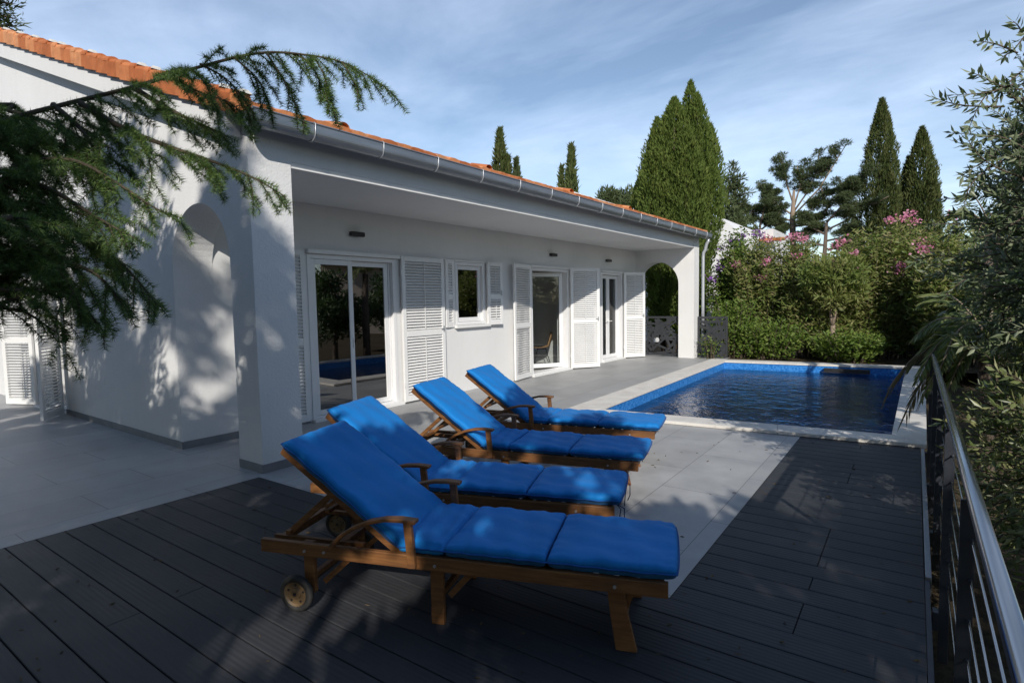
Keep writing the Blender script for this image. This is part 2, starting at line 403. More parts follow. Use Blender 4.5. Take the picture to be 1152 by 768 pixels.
def cypress(label, base, cols, n, L, W, mt, group=None, name='cypress_tree', zlow=0.05, full=.28):
    """cols: list of (dx,dy,radius,height): upright flame-shaped leaders made of many small upright sprays"""
    root = empty(name, base, 0, label, 'tree', group)
    tb = MB()
    for dx, dy, r, h in cols: tb.tube([(dx*.35,dy*.35,-.3),(dx*.8,dy*.8,h*.5),(dx,dy,h*.93)], [.09*r+.05,.06*r+.03,.012], 7)
    tb.build('trunk', M['trunk'], root, smooth=True)
    w = np.array([c[2]*c[3] for c in cols]); w = w/w.sum(); idx = rng.choice(len(cols), n, p=w)
    cc = np.array(cols)[idx]; t = rng.random(n)**.85*(1-zlow) + zlow
    a = rng.random(n)*2*np.pi
    prof = np.where(t < full, .72+.28*np.sin(t/full*np.pi/2), np.maximum(0, 1-(np.maximum(t-full,0)/(1-full))**(1.8 if full < .4 else 2.3)))
    ph = idx*1.7
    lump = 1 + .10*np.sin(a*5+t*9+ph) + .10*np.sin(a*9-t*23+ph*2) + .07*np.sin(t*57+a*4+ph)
    sh = np.where(rng.random(n) < .8, rng.uniform(.80, 1.04, n), rng.uniform(.3, .8, n))
    stray = rng.random(n) < .03; sh = np.where(stray, sh*rng.uniform(1.0, 1.22, n), sh)
    r = cc[:,2]*prof*lump*sh
    P = np.stack([cc[:,0]*np.clip(t*1.6,.5,1)+r*np.cos(a), cc[:,1]*np.clip(t*1.6,.5,1)+r*np.sin(a), t*cc[:,3]], 1)
    D = np.stack([np.cos(a)*.45, np.sin(a)*.45, np.full(n, 1.0)], 1) + rng.normal(size=(n,3))*.28
    rnd = np.clip(.5*rng.random(n) + .5*(lump-.73)/.54, 0, 1)  # rises with lump: lighter on the bulges, darker in the grooves
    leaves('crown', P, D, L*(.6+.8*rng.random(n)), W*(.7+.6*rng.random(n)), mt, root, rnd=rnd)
    return root

# ------------------------------------------------------------------ world, sun
EL, AZ = R(29.5), math.atan2(-.79, .61)          # direction towards the sun
sun_dir = Vector((math.cos(EL)*math.cos(AZ), math.cos(EL)*math.sin(AZ), math.sin(EL)))
W = bpy.data.worlds.new('World'); S.world = W; W.use_nodes = True
nt = W.node_tree; nt.nodes.clear()
wo = N(nt, 'ShaderNodeOutputWorld'); bg = N(nt, 'ShaderNodeBackground'); bg.inputs['Strength'].default_value = .102
sky = N(nt, 'ShaderNodeTexSky', sky_type='NISHITA', sun_disc=False)
sky.sun_elevation = EL; sky.sun_rotation = math.pi/2 - AZ
sky.altitude = 50; sky.air_density = 1.0; sky.dust_density = .2; sky.ozone_density = 1.6
tc = N(nt, 'ShaderNodeTexCoord'); sp = N(nt, 'ShaderNodeSeparateXYZ'); nt.links.new(tc.outputs['Generated'], sp.inputs[0])
za = N(nt, 'ShaderNodeMath', operation='ADD'); za.inputs[1].default_value = .16; nt.links.new(sp.outputs['Z'], za.inputs[0])
zm = N(nt, 'ShaderNodeMath', operation='MAXIMUM'); zm.inputs[1].default_value = .05; nt.links.new(za.outputs[0], zm.inputs[0])
dx = N(nt, 'ShaderNodeMath', operation='DIVIDE'); dy = N(nt, 'ShaderNodeMath', operation='DIVIDE')
nt.links.new(sp.outputs['X'], dx.inputs[0]); nt.links.new(zm.outputs[0], dx.inputs[1]); nt.links.new(sp.outputs['Y'], dy.inputs[0]); nt.links.new(zm.outputs[0], dy.inputs[1])
cb = N(nt, 'ShaderNodeCombineXYZ'); nt.links.new(dx.outputs[0], cb.inputs[0]); nt.links.new(dy.outputs[0], cb.inputs[1])
mp = N(nt, 'ShaderNodeMapping'); mp.inputs['Rotation'].default_value = (0,0,R(-30)); mp.inputs['Scale'].default_value = (.55, .95, 1); mp.inputs['Location'].default_value = (.7, .35, 0)
nt.links.new(cb.outputs[0], mp.inputs['Vector'])
c1 = noise(nt, .9, 9, .58, vec=mp.outputs[0], dist=.5); c2 = noise(nt, 3.2, 8, .62, vec=mp.outputs[0], dist=.8)
m1 = ramp(nt, c1, [(.36, 0), (.66, 1)]); m2 = ramp(nt, c2, [(.25, .5), (.75, 1)])
cm = N(nt, 'ShaderNodeMath', operation='MULTIPLY'); nt.links.new(m1, cm.inputs[0]); nt.links.new(m2, cm.inputs[1])
dt = N(nt, 'ShaderNodeVectorMath', operation='DOT_PRODUCT'); dt.inputs[1].default_value = (-.55, .83, 0); nt.links.new(tc.outputs['Generated'], dt.inputs[0])
side = N(nt, 'ShaderNodeMapRange', interpolation_type='SMOOTHSTEP'); side.inputs['From Min'].default_value = -.25; side.inputs['From Max'].default_value = .45; nt.links.new(dt.outputs['Value'], side.inputs['Value'])
veil = N(nt, 'ShaderNodeMath', operation='MULTIPLY_ADD'); veil.inputs[1].default_value = .66; veil.inputs[2].default_value = .05; nt.links.new(cm.outputs[0], veil.inputs[0])
cs = N(nt, 'ShaderNodeMath', operation='MULTIPLY'); nt.links.new(veil.outputs[0], cs.inputs[0]); nt.links.new(side.outputs[0], cs.inputs[1])
cloud = mixc(nt, sky.outputs[0], (7.8, 9.3, 11.8), cs.outputs[0])
nt.links.new(cloud, bg.inputs['Color']); nt.links.new(bg.outputs[0], wo.inputs['Surface'])
sl = bpy.data.lights.new('sun', 'SUN'); sl.energy = 3.7; sl.angle = R(.53); sl.color = (1, .94, .85)
so = bpy.data.objects.new('sun', sl); C.objects.link(so); so.rotation_euler = sun_dir.to_track_quat('Z', 'Y').to_euler(); so.location = sun_dir*60
S.view_settings.view_transform = 'Standard'; S.view_settings.look = 'None'; S.view_settings.gamma = 1; S.view_settings.exposure = .34
S.view_settings.use_curve_mapping = False
S.render.engine = 'CYCLES'
S.cycles.transparent_max_bounces = 16; S.cycles.max_bounces = 8; S.cycles.use_denoising = True

# ------------------------------------------------------------------ ground, terrace, deck
POOL_IN = [(-3.80,7.54), (-.17,7.80), (-.12,15.32), (-3.97,15.02)]
POOL_OUT = [(-4.22,7.13), (.14,7.46), (.22,15.72), (-4.40,15.40)]
def sheet(name, polys, z, mt, kind='structure'):
    b = MB()
    for p in polys: b.add([(x, y, z) for x, y in p], [tuple(range(len(p)))])
    return tag(b.build(name, mt), kind=kind)
g = 400
sheet('ground', [[(-g,-g),(g,-g),(g,7.2),(-g,7.2)], [(-g,7.2),(-4.2,7.2),(-4.2,15.5),(-g,15.5)], [(.1,7.2),(g,7.2),(g,15.5),(.1,15.5)], [(-g,15.5),(g,15.5),(g,g),(-g,g)]], -.35, M['soil'])
sheet('terrace_paving', [[(-18,-4),(-5.15,-4),(-5.15,17.0),(-18,17.0)], [(-5.15,2.975),(-1.07,2.975),(-1.07,7.5),(-5.15,7.5)], [(-5.15,7.5),(-4.03,7.5),(-4.15,15.2),(-4.15,16.3),(-5.15,16.3)]], 0, M['floor_tile'])
sheet('planting_bed', [[(-4.9,15.45),(6,15.45),(6,26),(-4.9,26)]], -.03, M['soil'])

def deck():
    V = []; F = []; rn = []
    pitch, gap = .172, .006
    def board(x0, x1, y0, y1):
        o = len(V); e = .003
        for z, k in ((-.026, 0), (-.003, 0), (0, e)):
            V.extend([(x0+k, y0+k, z), (x1-k, y0+k, z), (x1-k, y1-k, z), (x0+k, y1-k, z)])
        r = random.random()
        F.append((o+8,o+9,o+10,o+11)); rn.append(r)
        for a in (0, 4):
            for i in range(4):
                F.append((o+a+i, o+a+(i+1)%4, o+a+4+(i+1)%4, o+a+4+i)); rn.append(r)
    y = 2.972
    while y > -3.2:                                   # front field, boards run across the terrace
        x = -5.148; xe = .085
        cuts = [x] + random.choice([[-.83],[-3.4],[],[-2.0],[]]) + [xe]
        for a, b in zip(cuts, cuts[1:]): board(a+.0015, b-.0015, y-pitch+gap, y)
        y -= pitch
    y = 2.972 + pitch
    while y < 7.7:                                    # narrow field beside the railing
        cut = random.choice([None, None, None, -.45])
        ys, ye = y-pitch, min(y-gap, 7.5)
        if ye-ys > .03:
            if cut: board(-1.068, cut-.0015, ys, ye); board(cut+.0015, .085, ys, ye)
            else: board(-1.068, .085, ys, ye)
        y += pitch
    o = raw_mesh('deck', np.array(V), np.array(F), M['decking'], rnd=np.array(rn)); tag(o, kind='structure')
deck()
sheet('deck_gap_shade', [[(-5.14,-3.2),(.08,-3.2),(.08,2.97),(-5.14,2.97)], [(-1.06,2.97),(.08,2.97),(.08,7.5),(-1.06,7.5)]], -.06, M['black_metal'])  # black sheet added below the boards, standing in for shade in the gaps

lp = []
while len(lp) < 320:
    x_, y_ = rng.uniform(-5.1,.05), rng.uniform(-.5,7.2)
    if y_ > 2.9 and x_ < -1.05 and rng.random() < .6: continue
    lp.append((x_, y_, .004))
lp = np.array(lp); ld = rdir(len(lp)); ld[:,2] *= .12
tag(leaves('fallen_leaves', lp, ld, .018+.028*rng.random(len(lp)), .006+.010*rng.random(len(lp)), M['litter_leaf'], bend=.08), 'small dry leaves and needles scattered over deck and tiles', 'leaf litter', kind='stuff')

# ------------------------------------------------------------------ pool
pool = empty('swimming_pool', (-2,11.4,0), 0, 'rectangular swimming pool lined with blue mosaic and rimmed with pale stone', 'swimming pool')
def rel(p, z): return (p[0]+2, p[1]-11.4, z)
V = []; F = []; rn = []
for s in range(4):                                    # coping: separate slabs along each side
    i0, i1 = POOL_IN[s], POOL_IN[(s+1)%4]; o0, o1 = POOL_OUT[s], POOL_OUT[(s+1)%4]
    n = max(4, round(math.dist(i0, i1)/.62))
    for k in range(n):
        a, b = k/n + .0004, (k+1)/n - .0004
        L2 = lambda p, q, t: (p[0]+(q[0]-p[0])*t, p[1]+(q[1]-p[1])*t)
        q = [L2(i0, i1, a), L2(i0, i1, b), L2(o0, o1, b), L2(o0, o1, a)]
        # overhang a little over the water
        cx, cyy = -2, 11.4
        q[0] = (q[0][0]+(cx-q[0][0])*.008, q[0][1]+(cyy-q[0][1])*.005); q[1] = (q[1][0]+(cx-q[1][0])*.008, q[1][1]+(cyy-q[1][1])*.005)
        o = len(V); V += [rel(p, .004) for p in q] + [rel(p, .045) for p in q]
        r = random.random()
        F += [(o+4,o+5,o+6,o+7), (o,o+3,o+2,o+1)] + [(o+i, o+(i+1)%4, o+4+(i+1)%4, o+4+i) for i in range(4)]; rn += [r]*6
cop = raw_mesh('coping', np.array(V), np.array(F), M['coping'], pool, np.array(rn))
bv = cop.modifiers.new('bevel', 'BEVEL'); bv.width = .003; bv.segments = 2
b = MB(); D0 = -1.2
b.add([rel(p, 0) for p in POOL_IN] + [rel(p, D0) for p in POOL_IN], [(0,1,5,4),(1,2,6,5),(2,3,7,6),(3,0,4,7),(4,5,6,7)]); b.build('basin', M['mosaic'], pool)
b = MB(); b.box((.28,3.66,-.115),(1.20,3.80,-.035)); b.build('skimmer', M['black_metal'], pool, bevel=.004)
b = MB(); b.box((.25,3.655,-.13),(1.23,3.665,-.117)); b.build('skimmer_lip', M['anthracite'], pool)
b = MB()
for s in range(4):                                    # bed the coping sits on
    pass
wz = -.165
w_o = raw_mesh('water', np.array([(p[0], p[1], wz) for p in POOL_IN]), np.array([[0,1,2,3]]), M['water']); tag(w_o, kind='structure')   # faces up

# ------------------------------------------------------------------ villa
TH = R(-1.05)
villa = empty('villa', (-6.95,3.1,0), TH, 'white single-storey villa with orange tiled roof and louvred shutters under its porch', 'house')
def vl(x, y, z=0):                                    # villa coordinates to world
    return Vector((-6.95 + x*math.cos(TH) - y*math.sin(TH), 3.1 + x*math.sin(TH) + y*math.cos(TH), z))
CEIL = 3.06; EAVE_X, EAVE_Z, SL = 1.84, 3.545, .366
def rz_(x): return EAVE_Z + SL*(EAVE_X - x)
YF = 12.7                                             # inner face of the far arch wall
OPEN = [(1.74,3.36,0,2.37), (4.80,5.64,1.24,2.40), (7.24,8.82,0,2.39), (10.53,11.78,0,2.39)]
b = MB(); y = .451
for y0, y1, z0, z1 in OPEN:
    b.box((-.32,y,0),(0,y0,CEIL)); b.box((-.32,y0,z1),(0,y1,CEIL))
    if z0 > 0: b.box((-.32,y0,0),(0,y1,z0))
    y = y1
b.box((-.32,y,0),(0,YF,CEIL)); b.build('front_wall', M['plaster'], villa)
def arch_pts(xa, xb, zs):
    r = (xb-xa)/2; c = (xa+xb)/2
    return [(xa,0),(xa,zs)] + [(c-r*math.cos(math.pi*k/28), zs+r*1.02*math.sin(math.pi*k/28)) for k in range(1, 28)] + [(xb,zs),(xb,0)]
XL = -11.0; XR = -6.2
ridge_z = rz_(XR) - .12
# near gable wall: left door opening, arch of the porch, pier
poly = [(XL,0),(-5.35,0),(-5.35,2.36),(-3.98,2.36),(-3.98,0)] + arch_pts(0, 1.29, 2.1) + [(1.72,0),(1.72,rz_(1.72)-.09),(XR,ridge_z),(XL,rz_(XR)-.12-SL*(XR-XL)*1.0)]
b = MB(); b.prism(poly, 0, .45, lambda a, c, d: (a, d, c)); b.build('gable_wall', M['stucco'], villa)
poly = [(XL,0)] + arch_pts(.0, 1.28, 2.06) + [(1.72,0),(1.72,rz_(1.72)-.09),(XR,ridge_z),(XL,rz_(XR)-.12-SL*(XR-XL))]
b = MB(); b.prism(poly, YF, YF+.4, lambda a, c, d: (a, d, c)); b.build('far_gable_wall', M['plaster'], villa)
b = MB(); b.box((.002,.452,CEIL),(1.70,YF-.002,CEIL+.05)); b.build('porch_ceiling', M['plaster'], villa)
b = MB(); b.box((1.552,.452,CEIL+.051),(1.70,YF-.002,rz_(1.70)-.08)); b.build('porch_beam', M['plaster'], villa, bevel=.006)
b = MB()
for k in range(9):
    a0 = .46 + k*1.36; b.box((1.702,a0,CEIL-.012),(1.720,min(a0+1.352, YF-.01),CEIL+.004))
b.build('drip_edge', M['white_paint'], villa)
b = MB()                                              # skirting tiles
b.box((-3.96,-.014,.001),(.013,-.002,.085)); b.box((1.295,-.014,.001),(1.733,-.002,.085)); b.box((1.722,-.002,.001),(1.734,.46,.085))
b.box((.002,.0,.001),(.014,1.70,.085)); b.box((1.278,.0,.001),(1.288,.44,.085))
b.build('skirting', M['skirting'], villa)
# white verge board under the roof edge, with its projecting lower lip
b = MB()
for xa, xb in ((1.62, XR),):
    b.prism([(xa,rz_(xa)-.10),(xb,rz_(xb)-.10),(xb,rz_(xb)-.40),(xa,rz_(xa)-.36),(xa,rz_(xa)-.10)][:4], -.14, -.003, lambda a, c, d: (a, d, c))
b.build('verge_board', M['plaster'], villa, bevel=.008)
# roof: rows of barrel tiles
V = []; F = []
ys = np.arange(-.16, 13.32, .022); pr = .024*np.abs(np.sin(math.pi*ys/.22))**.8
ncol = len(ys); rows = []
x = EAVE_X + .05; step = .36; k = 0
while x > XR - .01:
    x2 = max(x-step, XR-.02)
    jit = rng.normal(size=ncol//10+2)*.004
    jy = np.repeat(jit, 10)[:ncol]
    rows.append((x, pr + .028 + jy)); rows.append((x2, pr + .006 + jy)); x = x2
for xx, h in rows:
    for j in range(ncol): V.append((xx, ys[j], rz_(xx) - .03 + h[j]))
for i in range(len(rows)-1):
    for j in range(ncol-1): F.append((i*ncol+j, i*ncol+j+1, (i+1)*ncol+j+1, (i+1)*ncol+j))
o = len(V)                                            # eave lip
for j in range(ncol): V.append((EAVE_X+.045, ys[j], rz_(EAVE_X) - .105))
for j in range(ncol-1): F.append((o+j, o+j+1, j+1, j))
o = len(V); V += [(XR, -.16, rz_(XR)), (XR, 13.3, rz_(XR)), (XL-.3, 13.3, rz_(XR)-SL*(XR-XL+.3)), (XL-.3, -.16, rz_(XR)-SL*(XR-XL+.3))]; F.append((o,o+1,o+2,o+3))
roof = raw_mesh('roof', np.array(V), np.array(F), M['roof_tile'], villa)
b = MB()
b.prism([(1.83,rz_(1.83)-.055),(XR,rz_(XR)-.055),(XR,rz_(XR)-.085),(1.83,rz_(1.83)-.085)], -.13, 13.28, lambda a, c, d: (a, d, c)); b.build('roof_deck', M['plaster'], villa)
# verge tiles down the gable edge: skirt and half-round top, each course overlapping the next
b = MB(); bm2 = MB(); x = EAVE_X + .06
while x > XR:
    xa, xb = x, x-.40
    za, zb = rz_(xa), rz_(xb)
    tilt = .018
    b.prism([(xa,za-.15+tilt),(xa,za+.02+tilt),(xb,zb+.02-.004),(xb,zb-.15-.004)], -.185+random.uniform(-.004,.004), -.165, lambda a, c, d: (a, d, c))
    ring = []
    for (xx, zz, rr) in ((xa, za+tilt, .075), (xb, zb, .062)):
        ring += [(xx, -.115+rr*math.cos(t), zz+.0+rr*math.sin(t)) for t in np.linspace(0, math.pi, 9)]
    b.add(ring, [(i, i+1, i+10, i+9) for i in range(8)])
    b.add([ring[i] for i in range(9)], [tuple(range(9))])
    if random.random() < .55: bm2 = MB(); bm2.add([(xa-.02+p[0]*.05, -.10+p[1]*.06, za+.085+p[2]*.02) for p in ((-1,-1,-1),(1,-1,-1),(1,1,-1),(-1,1,-1),(-.6,-.5,1),(.5,-.6,1),(.6,.5,1),(-.5,.6,1))], [(4,5,6,7),(0,1,5,4),(1,2,6,5),(2,3,7,6),(3,0,4,7)]).build('mortar', M['mortar'], villa)
    x -= .355
b.build('verge_tiles', M['roof_tile'], villa)
for (vx, vy) in ((1.25,1.5),(1.25,4.3),(1.25,6.9),(1.25,9.6),(-.9,.35),(-3.3,.35)):   # vent tiles
    b = MB(); z = rz_(vx)
    pts = [(vx+.16*0, vy-.08*math.cos(t), z+.065*math.sin(t)+.02) for t in np.linspace(0, math.pi, 9)]
    pts2 = [(vx-.34, vy-.07*math.cos(t), rz_(vx-.34)+.03*math.sin(t)+.01) for t in np.linspace(0, math.pi, 9)]
    b.add(pts+pts2, [(i, i+1, i+10, i+9) for i in range(8)])
    b.build('vent_tile', M['roof_tile'], villa, smooth=True)
# gutter and downpipe
GX, GZ, GR = 1.935, 3.375, .076
b = MB(); n = 14; prof = []
for k in range(n+1):
    t = math.pi + math.pi*k/n; prof.append((GX+GR*math.cos(t), GZ+GR*math.sin(t)))
prof = [(GX-GR, GZ+.075)] + prof + [(GX+GR, GZ+.075)]
prof2 = [(GX+(GR-.006)*math.cos(math.pi+math.pi*k/n), GZ+(GR-.006)*math.sin(math.pi+math.pi*k/n)) for k in range(n, -1, -1)]
prof2 = [(GX+GR-.006, GZ+.075)] + prof2 + [(GX-GR+.006, GZ+.075)]
ring = prof + prof2
b.prism(ring, -.10, 13.32, lambda a, c, d: (a, d, c)); b.tube([(GX+GR,-.10,GZ+.078),(GX+GR,13.32,GZ+.078)], .010, 8)
b.prism(prof, -.104, -.098, lambda a, c, d: (a, d, c)); b.prism(prof, 13.318, 13.326, lambda a, c, d: (a, d, c))
for yy in (3.9, 7.9, 11.9): b.prism([(GX+(GR+.004)*math.cos(math.pi+math.pi*k/n), GZ+(GR+.004)*math.sin(math.pi+math.pi*k/n)) for k in range(n+1)] + prof[1:-1][::-1], yy, yy+.03, lambda a, c, d: (a, d, c))
gut = b.build('gutter', M['zinc'], villa)
for k in range(15):
    yy = .55 + k*.88; br = MB()
    pts = [(GX+(GR+.008)*math.cos(t), yy, GZ+(GR+.008)*math.sin(t)) for t in np.linspace(math.pi, math.pi*2, 10)]; pts = pts + [(GX+GR+.012, yy, GZ+.08), (GX+GR-.01, yy, GZ+.095)]
    br.tube(pts, .0055, 6); br.build('bracket', M['downpipe'], gut, smooth=True)
b = MB(); px = 1.80; py = 13.22
b.tube([(GX,py,GZ-.06),(GX,py,GZ-.13),(GX-.04,py,GZ-.20),(px+.06,py,GZ-.36),(px+.01,py,GZ-.44),(px,py,GZ-.55),(px,py,1.5),(px,py,.0)], .045, 12)
dp = b.build('downpipe', M['downpipe'], villa, smooth=True)
for z in (.8, 2.3):
    b = MB(); b.tube([(px,py,z),(px,py,z+.03)], .05, 12); b.build('pipe_clamp', M['zinc_clip'], dp)

# doors and windows
def frame(mb, x0, x1, y0, y1, z0, z1, w, sill=True):
    mb.box((x0,y0,z0),(x1,y0+w,z1)); mb.box((x0,y1-w,z0),(x1,y1,z1)); mb.box((x0,y0+w,z1-w),(x1,y1-w,z1)); mb.box((x0,y0+w,z0),(x1,y1-w,z0+w))
def leafM(hy, ang, sign, x=-.16):                     # casement hinged at y=hy, opening into the room
    return Matrix.Translation((x,hy,0)) @ Matrix.Rotation(ang, 4, 'Z') @ Matrix.Scale(sign, 4, (0,1,0))
# door 1: sliding panes
def sliding_door():
    y0, y1, z0, z1 = OPEN[0]
    b = MB(); frame(b, -.15, .012, y0+.002, y1-.002, .012, z1-.002, .06); d = b.build('sliding_door', M['pvc'], villa, bevel=.004)
    b = MB(); ya, yb = y0+.065, y0+.78; frame(b, -.05, -.005, ya, yb, .075, z1-.065, .075); b.build('sash', M['pvc'], d, bevel=.005)
    b = MB(); b.box((-.03,ya+.076,.152),(-.018,yb-.076,z1-.142)); b.build('pane', M['tinted_glass'], d)
    b = MB(); ya, yb = y0+.70, y1-.10; frame(b, -.115, -.07, ya, yb, .075, z1-.065, .075); b.box((-.11,yb+.005,.075),(-.06,yb+.035,z1-.065)); b.build('sash', M['pvc'], d, bevel=.005)
    b = MB(); b.box((-.098,ya+.076,.152),(-.086,yb-.076,z1-.142)); b.build('pane', M['tinted_glass'], d)
    b = MB(); b.box((-.02,y0+.745,1.0),(.012,y0+.762,1.14)); b.build('handle', M['white_paint'], d, bevel=.003)
    b = MB(); b.box((.002,y0-.02,z1+.004),(.075,y1+.06,z1+.06)); b.build('shutter_box', M['white_paint'], d, bevel=.006)
    b = MB(); b.box((-.14,y0+.004,.002),(.06,y1-.004,.011)); b.box((.014,y0-.02,.002),(.10,y1+.05,.045)); b.build('threshold', M['white_paint'], d, bevel=.004)
sliding_door()
def french_door(i, left_open, right_open):
    y0, y1, z0, z1 = OPEN[i]
    b = MB(); frame(b, -.20, .006, y0+.002, y1-.002, .01, z1-.002, .055); d = b.build('french_door', M['pvc'], villa, bevel=.004)
    ws = ((y1-y0)/2 - .06,)*2 if i == 3 else (.5, 1.0)
    for hy, sg, ang in ((y0+.058, 1, left_open), (y1-.058, -1, right_open)):
        w = ws[0 if sg > 0 else 1]
        Mx = Matrix.Translation((-.13,hy,0)) @ Matrix.Rotation(ang*sg, 4, 'Z') @ Matrix.Scale(sg, 4, (0,1,0))
        b = MB()
        for a, c in (((-.055,0,.07),(0,.085,z1-.065)), ((-.055,w-.085,.07),(0,w,z1-.065)), ((-.055,.085,.07),(0,w-.085,.165)), ((-.055,.085,z1-.155),(0,w-.085,z1-.065))):
            b.box(a, c, Mx)
        lf = b.build('door_leaf', M['pvc'], d, bevel=.005)
        b = MB(); b.box((-.035,.086,.166),(-.02,w-.086,z1-.156), Mx); b.build('pane', M['clear_glass'], lf)
        b = MB(); b.box((.001,w-.055,1.02),(.014,w-.03,1.14), Mx); b.box((.014,w-.052,1.07),(.05,w-.034,1.09), Mx); b.box((.036,w-.15,1.07),(.05,w-.034,1.09), Mx); b.build('handle', M['white_paint'], lf, bevel=.002)
    b = MB(); b.box((.002,y0-.03,z1+.004),(.045,y1+.03,z1+.05)); b.build('lintel_trim', M['white_paint'], d, bevel=.004)
    b = MB(); b.box((.008,y0-.03,.002),(.09,y1+.03,.035)); b.build('threshold', M['white_paint'], d, bevel=.004)
french_door(2, R(80), R(36)); french_door(3, 0, 0)
def window():
    y0, y1, z0, z1 = OPEN[1]
    b = MB(); frame(b, -.16, .01, y0+.002, y1-.002, z0+.002, z1-.002, .055); d = b.build('window', M['pvc'], villa, bevel=.004)
    b = MB(); frame(b, -.10, -.045, y0+.06, y1-.06, z0+.06, z1-.06, .075); b.build('sash', M['pvc'], d, bevel=.005)
    b = MB(); b.box((-.08,y0+.137,z0+.137),(-.065,y1-.137,z1-.137)); b.build('pane', M['tinted_glass'], d)
    b = MB(); b.box((.003,y0-.05,z0-.055),(.075,y1+.10,z0-.003)); b.build('sill', M['white_paint'], d, bevel=.005)
    b = MB(); b.box((.003,y0-.02,z1+.003),(.03,y1+.02,z1+.03)); b.build('lintel_trim', M['white_paint'], d, bevel=.004)
window()
def shutter(hinge, w, z0, z1, ang, mid=.47, label=None, name='shutter'):
    """hinge (x,y) in villa coordinates; ang = direction the leaf points, 0 = +y along the front wall"""
    Mx = Matrix.Translation((hinge[0],hinge[1],0)) @ Matrix.Rotation(-ang, 4, 'Z')
    h = z1-z0; t = .042; st = .075; b = MB()
    b.box((0,0,z0),(t,st,z1), Mx); b.box((0,w-st,z0),(t,w,z1), Mx)
    b.box((0,st,z1-st),(t,w-st,z1), Mx); b.box((0,st,z0),(t,w-st,z0+.10), Mx)
    secs = [(z0+.10, z1-st)]
    if mid:
        zm_ = z0+h*mid; b.box((0,st,zm_-.05),(t,w-st,zm_+.05), Mx); secs = [(z0+.10,zm_-.05),(zm_+.05,z1-st)]
    o = b.build(name, M['white_paint'], villa, bevel=.004)
    b = MB()
    for a, c in secs:
        n = int((c-a)/.047); dz = (c-a)/n
        for k in range(n):
            zc = a + dz*(k+.5)
            T = Mx @ Matrix.Translation((t/2,0,zc)) @ Matrix.Rotation(R(38), 4, 'Y')
            b.box((-.024,st-.004,-.0045),(.024,w-st+.004,.0045), T)
        b.box((t+.004,w*.5-.006,a+.02),(t+.012,w*.5+.006,c-.02), Mx)
    b.build('louvres', M['white_paint'], o)
    for z in (z0+.25, z1-.3):
        b = MB(); b.box((t-.004,-.02,z),(t+.004,.05,z+.07), Mx); b.tube([Mx @ Vector((t,-.008,z-.01)), Mx @ Vector((t,-.008,z+.08))], .008, 8); b.build('hinge', M['white_paint'], o)
    b = MB(); b.box((t,w-.06,z0+h*.47),(t+.012,w-.035,z0+h*.47+.10), Mx); b.box((t+.01,w-.11,z0+h*.47+.04),(t+.02,w-.035,z0+h*.47+.055), Mx); b.build('latch', M['zinc_clip'], o)
    if label: o['label'] = label
    return o
shutter((.03,1.70), .86, .03, 2.41, math.pi)          # left of the sliding door (mostly behind the pier)
shutter((.035,3.44), .98, .03, 2.42, R(1))
shutter((.02,4.775), .27, 1.21, 2.43, R(174), mid=.45)
shutter((.03,5.67), .45, 1.21, 2.43, R(3), mid=.45)
shutter((.03,7.22), .82, .03, 2.43, R(170))
shutter((.03,8.85), .78, .03, 2.43, R(34))
shutter((.03,11.80), .66, .03, 2.42, R(37))
# side door in the gable wall and its two leaves
b = MB()
for a, c in (((-5.348,.10,.01),(-5.29,.30,2.355)), ((-4.04,.10,.01),(-3.982,.30,2.355)), ((-5.29,.10,2.29),(-4.04,.30,2.355)), ((-5.29,.10,.01),(-4.04,.30,.07)), ((-4.70,.14,.07),(-4.62,.22,2.29)), ((-5.29,.14,.07),(-5.22,.22,2.29)), ((-4.11,.14,.07),(-4.04,.22,2.29))):
    b.box(a, c)
sd = b.build('side_door', M['pvc'], villa, bevel=.004)
b = MB(); b.box((-5.22,.17,.075),(-4.71,.185,2.285)); b.box((-4.61,.17,.075),(-4.12,.185,2.285)); b.build('pane', M['tinted_glass'], sd)
b = MB(); b.box((-5.33,-.10,.002),(-4.0,-.004,.03)); b.build('threshold', M['white_paint'], sd, bevel=.004)
shutter((-5.36,-.05), .66, .03, 2.40, R(-90-24))      # points to -x
shutter((-3.97,-.03), .66, .03, 2.40, R(90+37), label='louvred shutter leaf swung out from the side door')
# interior
b = MB(); XI = -4.2
b.box((XI-.1,.5,0),(XI,YF-.05,2.9)); b.box((XI,.5,2.75),(-.325,YF-.05,2.85))
for yy in (4.1, 6.5, 9.6): b.box((XI,yy,.03),(-.325,yy+.1,2.75))
b.build('interior_wall', M['interior'], villa)
b = MB(); b.box((XI,.5,.005),(-.325,YF-.05,.02)); b.build('interior_floor', M['floor_tile'], villa)

# lamps on the porch wall
for y_, lab in ((2.59,'small black wall lamp above the sliding glass door'), (8.10,'small black wall lamp above the open french door'), (10.86,'small black wall lamp above the curtained door nearest the far arch')):
    r_ = empty('wall_lamp', vl(.001, y_, 2.70), TH, lab, 'wall lamp', 'wall lamps along the porch')
    b = MB(); b.box((.0,-.045,-.035),(.018,.045,.035)); b.build('wall_plate', M['black_metal'], r_, bevel=.004)
    b = MB(); b.box((.018,-.125,-.032),(.085,.125,.032)); sh = b.build('lamp_body', M['black_metal'], r_, bevel=.008)
    b = MB(); b.box((.03,-.11,.0325),(.075,.11,.035)); b.box((.03,-.11,-.035),(.075,.11,-.0325)); b.build('lens', M['clear_glass'], r_)

